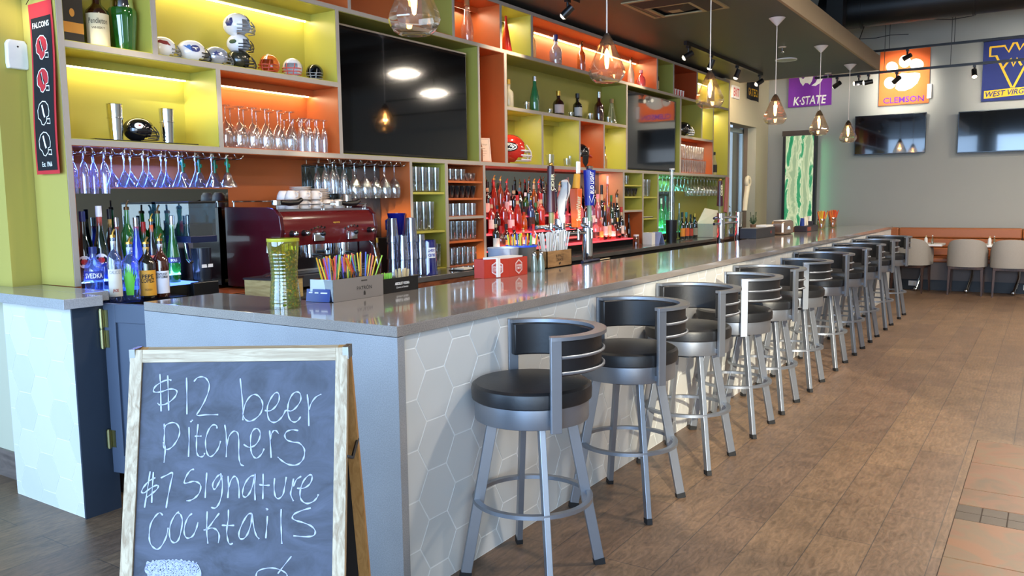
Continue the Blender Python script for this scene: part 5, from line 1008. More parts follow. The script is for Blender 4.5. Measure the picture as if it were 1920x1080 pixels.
PROF = {'wine':[(0,0),(.034,0),(.035,-.003),(.006,-.008),(.004,-.02),(.0035,-.085),(.008,-.10),(.028,-.125),(.038,-.155),(.036,-.19),(.031,-.215)],
        'martini':[(0,0),(.036,0),(.036,-.003),(.006,-.008),(.004,-.03),(.0035,-.09),(.006,-.10),(.056,-.185),(.057,-.188)],
        'flute':[(0,0),(.031,0),(.032,-.003),(.006,-.008),(.004,-.05),(.012,-.065),(.024,-.10),(.026,-.16),(.023,-.225)],
        'margarita':[(0,0),(.036,0),(.037,-.003),(.008,-.01),(.007,-.09),(.02,-.10),(.028,-.12),(.03,-.13),(.055,-.165),(.056,-.185)],
        'balloon':[(0,0),(.036,0),(.037,-.003),(.006,-.008),(.004,-.02),(.0035,-.09),(.012,-.105),(.04,-.14),(.05,-.185),(.048,-.225),(.042,-.26)]}
STEMG = mat('green_stem','#1f7a4a',.2); BLUELITG = glass('blue_lit_glass','#dde2fb',.07,.22,.9)  # clear glass with the blue LED light put into its tint
def stem_glass(kind, label, group, m_=None):
    t = thing('stem_glass', label, 'glass', (0,0,0), 0, group); M().lathe(PROF[kind],14).build('bowl_and_foot', m_ or THIN, t, smooth=60)
    if kind == 'margarita': 
        m = M(); m.tube([(0,0,-.01),(0,0,-.095)],.009,8); m.tube([(0,0,-.06),(.022,0,-.06),(.022,0,-.04)],.005,6); m.tube([(0,0,-.045),(-.02,0,-.045),(-.02,0,-.025)],.005,6); m.build('green_stem', STEMG, t, smooth=60)
    return t
def row(proto, pts, used=[]):
    for p in pts:
        if proto.name in used: dup(proto, p)
        else: proto.location = p; used.append(proto.name)
ZR = 1.812
gf = stem_glass('flute','upside-down clear flute hanging at the left of the rack by the greige upright','hanging flutes at the chalkboard end',BLUELITG); row(gf, [(x,y,ZR) for y in (.237,.353) for x in (-2.42,-2.53)])
gm = stem_glass('martini','upside-down martini glass hanging in the rack at the chalkboard end','hanging martini glasses at the chalkboard end',BLUELITG); row(gm, [(x,y,ZR) for y in (.468,.584,.70,.815) for x in (-2.42,-2.545)]+[(-2.42,.93,ZR),(-2.42,1.047,ZR)])
gg = stem_glass('margarita','upside-down margarita glass with green cactus stem hanging in the rack at the chalkboard end','hanging green stem glasses'); row(gg, [(-2.545,.93,ZR),(-2.545,1.047,ZR),(-2.42,1.163,ZR),(-2.545,1.163,ZR)])
gw = stem_glass('flute','upside-down flute hanging at the left of the rack right of the coffee machine','hanging flutes by the coffee machine'); row(gw, [(x,y,ZR) for y in (2.075,2.187) for x in (-2.42,-2.50,-2.58)])
gb = stem_glass('balloon','upside-down balloon wine glass hanging in the rack right of the coffee machine','hanging wine glasses by the coffee machine'); row(gb, [(x,y,ZR) for y in (2.298,2.41,2.52,2.633,2.744) for x in (-2.42,-2.53)])
ga = stem_glass('martini','upside-down martini glass hanging in the far rack in greenish light','hanging martini glasses in the far rack'); row(ga, [(-2.43,7.95+.1316*(k+.5),ZR) for k in range(0,8)])
gc = stem_glass('balloon','upside-down wine glass hanging toward the doorway end of the far rack','hanging wine glasses in the far rack'); row(gc, [(-2.43,7.95+.1316*(k+.5),ZR) for k in range(8,19)])
# upside-down stemware standing in the orange cubby (rim down)
def standing(kind, label, group, pts, h, m_=None):
    t = thing('stem_glass', label, 'glass', (0,0,0), 0, group); P = [(r,z+h) for r,z in PROF[kind]]; M().lathe(P,14).build('bowl_and_foot', m_ or THIN, t, smooth=60); row(t, pts)
standing('balloon','upside-down wine glass standing in the lit orange cubby','standing wine glasses in the orange cubby',[(-2.42-.125*i,1.165+.105*k+.03*i,1.878) for i in range(2) for k in range(6)],.262)
standing('flute','upside-down champagne flute standing at the right of the lit orange cubby','standing flutes in the orange cubby',[(-2.42-.09*i,1.80+.068*k,1.878) for i in range(3) for k in range(4)],.227)
# tumblers on the inner shelves
def rowt(name, label, group, pts, h, r0, r1, m_=None):
    t = tumbler(name, label, pts[0], h, r0, r1, m_, group)
    for p in pts[1:]: dup(t, p)
g2 = lambda ys, z, xs=(-2.43,-2.53): [(x,y,z) for x in xs for y in ys]
L1 = [2.94+.085*k for k in range(5)]
rowt('highball_glass','clear highball glass on the upper shelf of the narrow lime cubby','highballs on the upper lime shelf',g2(L1,1.600),.205,.032,.037); rowt('highball_glass','clear highball glass on the middle shelf of the narrow lime cubby','highballs on the middle lime shelf',g2(L1[:4],1.279),.24,.032,.038)
rowt('highball_glass','clear highball glass at the bottom of the narrow lime cubby behind the blue pitcher','highballs at the bottom of the lime cubby',g2(L1[3:],.957),.20,.032,.037)
L2 = [3.405+.08*k for k in range(6)]
rowt('rocks_glass','short clear glass on the top shelf of the orange glass cubby','short glasses on the top orange shelf',g2(L2[:4],1.699),.10,.031,.036); rowt('rocks_glass','small bowl glass right of the short glasses on the top orange shelf','bowl glasses on the top orange shelf',g2(L2[4:],1.699),.07,.022,.036)
rowt('coffee_glass','dark footed glass on the second shelf of the orange glass cubby','footed glasses on the second orange shelf',g2(L2,1.550),.105,.018,.038,glass('smoke_glass','#7c7f86',.12,.14,.7)); rowt('rocks_glass','clear tumbler on the greige shelf of the orange glass cubby','tumblers on the greige shelf',g2([3.42+.095*k for k in range(5)],1.389),.11,.034,.038)
rowt('highball_glass','clear tall glass on the lower orange shelf of the glass cubby','tall glasses on the lower orange shelf',g2(L2,1.175),.165,.03,.035); rowt('pint_glass','clear upside-down glass at the bottom of the orange glass cubby','glasses at the bottom of the orange cubby',g2(L2,.957),.15,.036,.029)
rowt('pint_glass','clear pint glass in the upper row of the far orange cubby','pint glasses in the upper row of the far orange cubby',[(x,8.70+.09*k,2.073) for x in (-2.43,) for k in range(11)],.19,.03,.04); rowt('pint_glass','clear pint glass in the lower row of the far orange cubby','pint glasses in the lower row of the far orange cubby',[(x,8.70+.09*k,1.876) for x in (-2.43,) for k in range(12)],.19,.03,.04)
rowt('rocks_glass','clear glass on the first shelf of the lime cubby right of the red bottles','glasses on the first shelf right of the red bottles',[(-2.43,6.92,1.694),(-2.43,7.02,1.694)],.11,.03,.034); rowt('martini_shaker','smoked glass on the second shelf of the lime cubby right of the red bottles','smoked glasses on the second shelf right of the red bottles',[(-2.43,6.93+.11*k,1.553) for k in range(4)],.10,.022,.042,glass('smoke_glass','#7c7f86'))
rowt('beer_glass','tall curved beer glass in the narrow far lime cubby','beer glasses in the narrow far lime cubby',[(-2.44,7.46+.11*k,1.546) for k in range(3)],.22,.03,.042)
t = thing('menu_stack','folded dark menu lying on the shelf of the narrow far lime cubby','menu',(-2.45,7.6,1.272)); M().box((-.1,-.15,0),(.06,.15,.012)).build('cover', mat('dark_menu','#2c2a1c',.5), t); M().box((-.1,-.148,.012),(.06,.148,.016)).build('pages', PAPER, t)
t = thing('tent_card','blue and white folded card standing on the far back counter','card',(-2.2,7.45,.951)); M().prism([(-.09,0),(.0,.15),(.004,.15),(.10,0),(.09,0),(.0,.14),(-.08,0)],lambda u,v,d:(d,u,v),-.06,.06).build('folded_card', mat('card_blue','#8f9cc8',.5), t)
t = thing('napkin_box','white box beside the blue folded card on the far back counter','box',(-2.22,7.24,.951)); M().box((-.06,-.05,0),(.06,.05,.15)).build('carton', WHITE, t)

# ------------------------------------------------------------------ coffee machine and its neighbours
BURG = mat('burgundy_enamel','#5e1719',.18,coat=.6,var=.03,scale=3); BURG2 = mat('burgundy_dark','#47121a',.2,coat=.6,var=.03,scale=3)
es = thing('espresso_machine','dark red two-group espresso machine on the back counter','espresso machine',(-2.12,1.30,.951))
side = [(-.53,.02),(-.04,.02),(-.02,.06),(-.02,.28),(.0,.31),(.02,.40),(.005,.49),(-.05,.537),(-.10,.545),(-.53,.55)]
for y0, y1 in ((0,.03),(.86,.89)): M().prism(side, lambda u,v,d: (u,d,v), y0, y1).build('side_panel', BURG2, es, bevel=.004)
fr = [(.005,.295),(.018,.39),(.0,.475),(-.045,.515),(-.10,.515),(-.10,.295)]
M().prism(fr, lambda u,v,d: (u,d,v), .03,.86).build('front_panel', BURG, es, smooth=40)
M().box((-.52,.03,.08),(-.16,.86,.52)).build('boiler_housing', STEEL, es); M().box((-.16,.03,.02),(.0,.86,.10)).build('drip_tray', mat('tray_grey','#70747c',.3,.8), es, bevel=.003); M().box((-.15,.04,.10),(-.01,.85,.108)).build('drip_grate', DKM, es)
M().box((-.158,.04,.11),(-.15,.85,.29)).build('splash_panel', CHROME, es)
for y in (.33,.64):
    m = M(); m.cyl((-.08,y,.235),.042,.06,18); m.cyl((-.08,y,.205),.036,.03,18); m.build('group_head', CHROME, es, smooth=40)
    m = M(); m.tube([(-.06,y,.225),(.02,y-.02,.225),(.10,y-.05,.215)],.012,8); m.build('portafilter_handle', BLACK, es, smooth=50)
    m = M(); m.box((.012,y-.055,.315),(.026,y+.035,.375)); m.build('dial_plate', CHROME, es, bevel=.004); m = M(); m.ball((.03,y+.02,.365),.016); m.build('dial_knob', BLACK, es, smooth=60)
    for k in range(5): M().cyl((.010+.002*k,y-.075+.028*k,.392+.018*math.sin(k*.6)),.008,.008,10,ax=(1,0,.2)).build('push_button', CHROME, es, smooth=40)
text('epoca','lettering',GOLD,es,lambda a,b,d: Vector((.0155+d,.49+a,.430+b)) if False else Vector((.012+d-.2*b,.49+a,.435+b)),w=.06,h=.012,bold=.02)
for y, s in ((.09,1),(.19,1),(.80,1)):
    m = M(); m.cyl((.012,y,.375),.022,.05,14,.016,(1,-.1,0)); m.build('steam_knob', BLACK, es, smooth=40); m = M(); m.ball((.06,y-.005,.375),.018); m.build('knob_cap', CHROME, es, smooth=60)
for y in (.06,.84):
    m = M(); m.tube([(-.02,y,.30),(.02,y,.26),(.04,y,.18),(.05,y+.01,.10)],.006,8); m.build('steam_wand', CHROME, es, smooth=60)
m = M(); m.tube([(-.06,.03,.56),(-.06,.86,.56)],.006,6); m.tube([(-.48,.03,.585),(-.48,.86,.585)],.006,6)
for y in (.04,.45,.85): m.tube([(-.48,y,.54),(-.48,y,.585)],.005,6); m.tube([(-.06,y,.52),(-.06,y,.56)],.005,6)
m.build('cup_rail', CHROME, es, smooth=50)
M().box((-.50,.03,.515),(-.07,.86,.53)).build('cup_tray', STEEL, es)
CUP = mat('cup_white','#e6d8cc',.3)
cp = thing('coffee_cup','upside-down white cup on top of the espresso machine','cup',(0,0,0),0,'cups on the espresso machine'); M().lathe([(.045,0),(.047,.002),(.042,.03),(.03,.055),(.022,.06),(0,.06)],16).build('cup_body', CUP, cp, smooth=60); M().tube([(.040,0,.045),(.062,0,.04),(.06,0,.02),(.042,0,.015)],.005,6).build('handle', CUP, cp, smooth=60)
cups = [(-2.24-.1*i,1.52+.105*k+.02*i,1.482+.062*lv) for lv in range(2) for i in range(2) for k in range(5-lv*2)]
row(cp, cups)
sc_ = thing('saucer','white saucer in the stack on the espresso machine','saucer',(0,0,0),0,'saucers on the espresso machine'); M().lathe([(0,0),(.03,0),(.075,.012),(.076,.015),(.03,.006),(0,.006)],20).build('dish', CUP, sc_, smooth=60)
row(sc_, [(-2.46,1.80,1.482+.0125*k) for k in range(12)]+[(-2.46,1.97,1.482+.0125*k) for k in range(11)])
for lab, y, z in (('black handled coffee scoop resting on the cups of the espresso machine',1.44,1.515),('black handled portafilter lying right on top of the espresso machine',1.98,1.505)):
    t = thing('portafilter', lab, 'portafilter', (-2.155,y,z)); M().tube([(0,-.09,.012),(0,-.02,.006),(0,.05,.01),(.0,.09,.03)],lambda q: .014+.006*math.sin(q*PI),8).build('handle', BLACK, t, smooth=60); M().cyl((0,-.125,-.004),.03,.028,16).build('basket', CHROME, t, smooth=40)
t = thing('steam_pitcher','steel milk pitcher standing on the right of the espresso machine top','pitcher',(-2.30,1.92+.17,1.482)); M().lathe([(0,0),(.038,0),(.04,.03),(.03,.08),(.034,.10),(.03,.098),(0,.01)],18).build('pitcher_body', CHROME, t, smooth=60); M().tube([(-.03,.0,.09),(-.06,0,.08),(-.055,0,.03),(-.038,0,.02)],.005,6).build('handle', CHROME, t)
br = thing('coffee_brewer','black drink machine with clear blue-tinted tank left of the espresso machine','drink machine',(-2.53,.90,.951))
M().box((-.14,-.09,0),(.20,.09,.10)).build('base', BLACK, br, bevel=.006); M().box((-.14,-.09,.10),(-.04,.09,.36)).build('back_housing', mat('blue_black','#141d3a',.3), br, bevel=.006); M().box((-.14,-.095,.34),(.20,.095,.38)).build('tank_base', mat('blue_black','#141d3a',.3), br, bevel=.004)
TANK = glass('tank_acrylic','#7fa3b4',.12,.12,.6)
M().box((-.13,-.092,.38),(.195,.092,.575)).build('clear_tank', TANK, br); M().box((-.135,-.095,.575),(.20,.095,.588)).build('tank_lid', BLACK, br, bevel=.003)
M().box((-.11,-.082,.382),(.175,.082,.45)).build('tank_contents', mat('dark_beans','#12151c',.6,bump=.4,scale=120), br)
M().box((-.04,-.085,.10),(-.032,.085,.34)).build('steel_splash', STEEL, br)
m = M(); m.cyl((.08,.06,.10),.055,.20,18,.06); m.build('grinder_cup', mat('dark_grey_glass','#24272e',.2), br, smooth=40); m = M(); m.tube([(.10,-.06,.34),(.12,-.06,.24),(.15,-.06,.22)],.014,8); m.build('dispense_spout', CHROME, br, smooth=50); M().box((.1355,.02,.18),(.1365,.10,.20)).build('name_plate', WHITE, br)
t = thing('wooden_box','pale pine box with dark lid edge on the counter before the espresso machine','box',(-1.93,1.10,.951),R(8)); M().box((-.16,-.10,0),(.10,.12,.115)).build('box_body', wood('pale_pine','#a98a50','#c9ac70',(2,2,12)), t, bevel=.002); M().box((-.165,-.105,.115),(.105,.125,.127)).build('lid', mat('dark_lid','#2a1c14',.5), t); M().lathe([(0,.128),(.085,.128),(.09,.133),(.06,.15),(0,.152)],18,(-.02,.03,0)).build('lid_dome', CLEAR, t, smooth=60)
# back counter items between the coffee machine and the narrow lime cubby
PINT = glass('pint_stack_glass','#dfe4f2',.06,.14,.8)
def pint(label, pts, group, h=.185, m_=None):
    t = tumbler('pint_glass', label, pts[0], h, .049, .034, m_ or PINT, group, 18)
    for p in pts[1:]: dup(t,p)
pint('upside-down clear pint glass in the stacks right of the espresso machine',[(-2.24+.10*j,2.50+.105*i,.951+.13*k) for i in range(3) for j in range(2) for k in range(3) if not (k == 2 and (i+j)%2)],'stacked pint glasses')
DKBL = glass('cobalt_plastic','#141f9a',.75,.10,.5)
def pitcher(label, loc, z_h=.26, up_=True, txt=None, rz=0):
    t = thing('beer_pitcher', label, 'pitcher', loc, R(rz)); P = [(0,0),(.058,0),(.062,.02),(.07,z_h-.03),(.076,z_h),(.07,z_h),(.06,.02)]
    if not up_: P = [(r,z_h-z) for r,z in P]
    M().lathe(P,20).build('pitcher_body', DKBL, t, smooth=50); M().tube([(-.065,0,.05),(-.11,0,.06),(-.112,0,z_h-.06),(-.068,0,z_h-.04)],.01,8).build('handle', DKBL, t, smooth=60)
    if txt:
        W_ = wrap(.071,.17,0); q = M(); q.add([W_(-.035+.07*k/6,dz,.001) for k in range(7) for dz in (-.04,.04)],[(2*k,2*k+2,2*k+3,2*k+1) for k in range(6)]); l = q.build('print_panel', WINK, t)
        for s_, dz in (('BUD',-.018),('LIGHT',.018)): text(s_,'lettering',mat('ink_cobalt','#18249a',.5),l,lambda a,b,d: W_(-a,-b+dz,.0022),w=.055,h=.024,bold=.03)
pitcher('dark blue plastic pitcher with white upside-down beer lettering',(-2.13,2.79,.951),.27,False,True,-28)
pitcher('dark blue plastic pitcher standing behind the stacked pint glasses',(-2.44,2.78,1.24),.19,True)
t = thing('upturned_crate','black plastic glass crate under the rear blue pitcher','crate',(-2.44,2.72,.951)); M().box((-.10,-.12,0),(.09,.14,.287)).build('crate_body', RUBBER, t, bevel=.004)
for i,(lab,y,c,h) in enumerate((('brown glass bottle beside the right end of the espresso machine',2.27,'#6a3a12',.35),('green glass bottle behind the brown bottle by the espresso machine',2.36,'#2c4a1c',.33),('amber glass bottle before the stacked pint glasses',2.42,'#8a5218',.30))): bottle(lab,(-2.46 if i != 2 else -2.33,y,.951),h,.036,c,'gold','wine',.6)
t = thing('drink_coasters','small stack of cream coasters on a dark mat on the back counter','coasters',(-2.10,3.25,.951)); M().box((-.07,-.15,0),(.07,.15,.006)).build('bar_mat', RUBBER, t)
for k in range(3): M().box((-.05,-.10,.006+.004*k),(.05,.02,.0095+.004*k)).build('coaster', PAPER, t)

# ------------------------------------------------------------------ things on the bar top
ZC = 1.0705
cup = thing('bead_cup','tall yellow-green ribbed plastic cup filled with shiny beads, white tag on the rim','cup',(-.79,.175,ZC)); P = []
for k in range(60):
    z = .30*k/59; r = .0605+.0055*math.cos((z/.30)*2*PI*1.0)+.002*z/.3; P.append((r+(.0012 if k%3 == 0 and .03 < z < .24 else 0), z))
M().lathe([(0,0)]+P,28).build('cup_wall', glass('yellow_plastic','#d2cf5a',.16,.08,.4), cup, smooth=50)
M().lathe([(.0645,.284),(.0685,.288),(.0685,.30),(.0645,.30)],28).build('rim', mat('yellow_rim','#b0ab2c',.35), cup, smooth=50)
rr = random.Random(5); BE = [mat('bead_gold','#d8b23a',.2,.6),mat('bead_green','#6a9a3a',.25,.3),mat('bead_dark','#4a5a2a',.3,.3)]
for q, (nm, b) in enumerate(zip(('gold_bead_string','green_bead_string','dark_bead_string'),BE)):
    m = M()
    for k in range(330):
        z = rr.uniform(.008,.245); r = .0575+.0055*math.cos((z/.30)*2*PI); a = rr.uniform(0,2*PI); rad = (r-.004)*math.sqrt(rr.uniform(.55,1)); m.ball((rad*math.cos(a),rad*math.sin(a),z),.0055,6,4)
    o = m.build(nm, b, cup, smooth=80); o['kind'] = 'stuff'
tg = M(); F = plane((-.064,-.03,.262),(.84,-.54,-.0),(.12,.0,1)); tg.prism([(-.018,-.025),(.018,-.025),(.018,.025),(-.018,.025)],F,0,.0012); tg.build('paper_tag', WHITE, cup)
PAL = ['#e8602c','#f0a02c','#f2dc3a','#a6d84a','#e8483c','#8a5ac8','#5a7ae0','#e8866a','#f4c84a','#7ac86a']
STRAW = [mat('straw_'+c.strip('#'), c, .4) for c in PAL]; BSTR = mat('straw_black','#141416',.4); WSTR = mat('straw_white','#dcdad4',.5)
def straws(label, group, c, w, d, z, n, length, mats, spread=.5, r=.0032, yaw=0, seed=1, name='drinking_straw', cat='straw', flat=None, tail=.7):
    rq = random.Random(seed); ca, sa = math.cos(R(yaw)), math.sin(R(yaw))
    for k in range(n):
        u = -w/2+w*(k+.5)/n; v = rq.uniform(-d/2,d/2)*.8; lean = spread*(u/w*2)*.45+rq.uniform(-.05,.05); le = rq.uniform(-.15,.15)*.6
        dv = Vector((lean,le,1)).normalized()*(length*rq.uniform(.93,1)); b = Vector((u*tail,v*tail,0)); e = b+dv; rot = lambda p: Vector((p.x*ca-p.y*sa, p.x*sa+p.y*ca, p.z))
        t = M().tube([rot(b),rot((b+e)/2),rot(e)],r,5,flat=flat).build(name, mats[k%len(mats)], None, smooth=70, loc=(c[0],c[1],z)); tag(t, label, cat, group)
cd = thing('straw_caddy','polished steel bar caddy with dark engraved lettering, full of straws','caddy',(-.805,.565,ZC),0)
m = M(); X0, X1, Y0, Y1, HH = -.075,.075,-.165,.165,.10
for a, b in (((X0,Y0,0),(X1,Y1,.003)),((X0,Y0,0),(X0+.003,Y1,HH)),((X0,Y0,0),(X1,Y0+.003,HH)),((X0,Y1-.003,0),(X1,Y1,HH))): m.box(a,b)
for y in (-.06,.05): m.box((X0,y,0),(X1,y+.002,HH))
m.build('caddy_body', STEEL, cd); M().prism([(Y0,0),(Y1,0),(Y1,HH+.002),(Y0,HH+.002)], lambda u,v,d: (X1-.002+d+.006*math.sin((u-Y0)/(Y1-Y0)*PI)*0,u,v),0,.003).build('front_plate', mat('bronze_steel','#9c938c',.38,.5,var=.05,scale=4), cd)
text('PATR\u00d3N','lettering',mat('engraved_ink','#3a3430',.4),cd,lambda a,b,d: Vector((X1+.0012+d,.035+a,.052+b)),w=.10,h=.022,bold=.005)
m = M(); m.ribbon([(.028,.022),(.042,.022)],.014,lambda u,v: (X1+.0018,u,v)); m.ribbon([(.030,.032),(.040,.032)],.006,lambda u,v: (X1+.0018,u,v)); m.ribbon([(.015,.084),(.055,.084)],.006,lambda u,v: (X1+.0018,u,v)); m.build('engraved_emblem', mat('engraved_ink','#3a3430'), cd, keep=True)
straws('bright plastic straw in the near bunch of the steel caddy','straws in the near bunch',(-.80,.45),.05,.10,ZC+.008,22,.205,STRAW,.75,.0033,90,1)
straws('bright plastic straw in the middle bunch of the steel caddy','straws in the middle bunch',(-.80,.54),.05,.10,ZC+.008,18,.200,STRAW,.7,.0033,90,2)
straws('bright plastic straw in the far bunch of the steel caddy','straws in the far bunch',(-.80,.655),.07,.10,ZC+.008,24,.205,STRAW,1.1,.0033,90,3)
straws('black stirrer in the steel caddy','black stirrers in the steel caddy',(-.78,.55),.09,.10,ZC+.008,18,.125,[BSTR],.9,.0028,90,4,'stirrer','stirrer')
t = thing('sugar_packets','blue and white packets leaning on the near end of the steel caddy','sugar packets',(-.80,.375,ZC),R(10))
for k in range(3):
    F = plane((-.045+.035*k,.014-.003*k,0),(1,.08,0),(0,.18,1)); M().prism([(-.03,0),(.03,0),(.03,.058),(-.03,.058)],F,0,.006).build('blue_packet', mat('packet_blue','#28408a',.4), t); M().prism([(-.018,.038),(.016,.038),(.016,.044),(-.018,.044)],F,.006,.0068).build('packet_print', WHITE, t)
F = plane((-.0,.022,.056),(1,.08,0),(0,.06,1)); M().prism([(-.055,-.01),(.055,-.01),(.055,.045),(-.055,.045)],F,0,.003).build('white_packet', mat('packet_white','#c8d2de',.35), t)
bk = thing('napkin_caddy','black bar caddy with white vodka lettering, holding picks and toothpicks','caddy',(-.805,.89,ZC)); m = M()
for a, b in (((-.05,-.135,0),(.048,.135,.003)),((.0,-.135,0),(.048,-.132,.075)),((.0,.132,0),(.048,.135,.075)),((-.05,-.135,0),(-.047,.135,.09)),((-.05,-.003,0),(.044,.0,.07))): m.box(a,b)
m.build('caddy_body', CLEAR, bk); M().box((.045,-.135,0),(.049,.135,.072)).build('front_plate', BLACK, bk)
text('ABSOLUT VODKA','lettering',WINK,bk,lambda a,b,d: Vector((.0495+d,.01+a,.042+b)),w=.11,h=.014,bold=.03); text('Country of Sweden','lettering',WINK,bk,lambda a,b,d: Vector((.0495+d,.01+a,.022+b)),w=.09,h=.012,shear=.3)
straws('wooden toothpick standing in the black caddy','toothpicks in the black caddy',(-.80,.955),.09,.06,ZC+.004,30,.108,[mat('toothpick_wood','#d8c090',.7)],.4,.0022,90,6,'toothpick','toothpick')
straws('lime green cocktail pick standing in the black caddy','green picks in the black caddy',(-.80,.815),.08,.06,ZC+.004,26,.095,[mat('pick_green','#9ae04a',.4)],.5,.0022,90,7,'cocktail_pick','pick')
rb = thing('coaster_box','red card box with white hexagon emblems on the bar','box',(-.735,1.80,ZC)); RC = mat('card_red','#b8331f',.45)
poly = [(-.03,-.17),(.04,-.02),(.035,.19),(-.10,.19),(-.10,-.17)]
m = M(); n_ = len(poly)
for i in range(n_):
    a, b = Vector((*poly[i],0)), Vector((*poly[(i+1)%n_],0)); m.obox((a+b)/2+Vector((0,0,.055)), b-a, (b-a).length/2, (0,0,1), .055, (b-a).cross(Vector((0,0,1))), .0015)
m.prism(poly, lambda u,v,d:(u,v,d),0,.003); m.build('box_body', RC, rb)
for i, (c_, dr_) in enumerate((((.0073,-.095,.055),(.07,.15,0)),((.0395,.085,.055),(-.005,.21,0)))):
    F = plane(Vector(c_)+Vector((.0018,0,0)), dr_, (0,0,1)); hx_ = [(.042*math.sin(PI*k/3),.042*math.cos(PI*k/3)) for k in range(7)]; m = M(); m.ribbon(hx_,.004,lambda u,v: F(u,v,.002)); m.ribbon([(a*.86,b*.86) for a,b in hx_],.0015,lambda u,v: F(u,v,.002)); m.build('emblem_outline', WINK, rb, keep=True)
    text('SOUTHERN','lettering',WINK,rb,lambda a,b,d: F(a,b+.008,.0024),w=.058,h=.013,bold=.02); text('COMFORT','lettering',WINK,rb,lambda a,b,d: F(a,b-.009,.0024),w=.056,h=.014,bold=.02)
t = thing('napkin_stack','stack of white napkins inside the red card box','napkins',(-.768,1.82,ZC+.004)); M().box((-.055,-.12,0),(.05,.15,.112)).build('paper_sheets', WHITE, t)
for nm, lab, c, m_, inner in (('ice_bucket','white steel wine bucket with ring handle behind the red box',(-.895,2.02),mat('pale_steel','#c9d2e2',.25,.5),None),('ice_bucket','grey steel bucket with blue liner behind the red box',(-.90,2.24),mat('grey_steel','#8d8a86',.3,.6),mat('liner_blue','#2a50d8',.4))):
    t = thing(nm, lab, 'bucket', (c[0],c[1],.8605)); M().lathe([(0,0),(.075,0),(.098,.36),(.102,.365),(.098,.368),(.09,.33),(.075,.02),(0,.02)],26).build('bucket_body', m_, t, smooth=40)
    if inner: M().lathe([(.092,.30),(.099,.372),(.103,.372),(.103,.36),(.101,.36)],26).build('liner', inner, t, smooth=50)
    else: m = M(); m.ball((.085,.075,.30),.018,12,8); m.build('ring_knob', DKM, t, smooth=60)
straws('bright straw standing in the grey steel bucket','straws in the grey bucket',(-.90,2.24),.15,.06,.89,26,.42,STRAW[2:3]+STRAW[6:7]+STRAW[8:]+STRAW[0:1],.28,.0045,55,9)
sk = thing('salt_shaker','clear salt shaker with pale top, left of the pair by the red box','shaker',(-.735,2.13,ZC)); M().lathe([(0,0),(.021,0),(.023,.02),(.02,.07),(.013,.095),(.013,.11)],14).build('shaker_body', glass('shaker_glass','#c8dcd4',.45,.1,.6), sk, smooth=50); M().lathe([(.015,.105),(.015,.115),(.008,.128),(0,.13)],12).build('cap', STEEL, sk, smooth=50)
dup(sk,(-.705,2.165,ZC),0,'clear salt shaker with pale top, right of the pair by the red box')
wb = thing('straw_box','wooden branded straw box on the bar before the draft tower','box',(-.84,2.545,ZC)); WD = wood('box_wood','#7d5a34','#a67d4e',(8,1.5,8))
m = M()
for a, b in (((-.05,-.165,0),(.05,.165,.006)),((-.05,-.165,0),(-.044,.165,.112)),((.044,-.165,0),(.05,.165,.112)),((-.05,-.165,0),(.05,-.159,.112)),((-.05,.159,0),(.05,.165,.112))): m.box(a,b)
m.build('box_body', WD, wb); text('BUFFALO','lettering',mat('burnt_ink','#3a2412',.7),wb,lambda a,b,d: Vector((.0502+d,a,.075+b)),w=.10,h=.02,bold=.01); text('TRACE','lettering',mat('burnt_ink','#3a2412'),wb,lambda a,b,d: Vector((.0502+d,a,.05+b)),w=.09,h=.018,bold=.01)
m = M(); m.ribbon([(-.012,.02),(.012,.03)],.014,lambda u,v: (.0506,u,v)); m.build('burnt_mark', mat('burnt_ink','#3a2412'), wb, keep=True)
straws('white paper wrapped straw standing in the wooden box, nearer bunch','white straws in the nearer bunch',(-.84,2.47),.10,.05,ZC+.008,16,.235,[WSTR],.5,.0052,60,11); straws('white paper wrapped straw standing in the wooden box, farther bunch','white straws in the farther bunch',(-.84,2.63),.11,.05,ZC+.008,14,.24,[WSTR],.35,.006,60,12)
t = thing('bar_knife','dark handled bar tool lying on the inner edge of the bar top','bar tool',(-.80,3.02,ZC),R(4)); M().tube([(0,-.16,.01),(0,.05,.012),(0,.14,.010)],lambda q:.011-.003*q,8).build('handle', mat('tool_navy','#1c2440',.4), t, smooth=60); M().box((-.01,.14,.004),(.01,.32,.008)).build('blade', mat('tool_wood','#b8a888',.4), t)

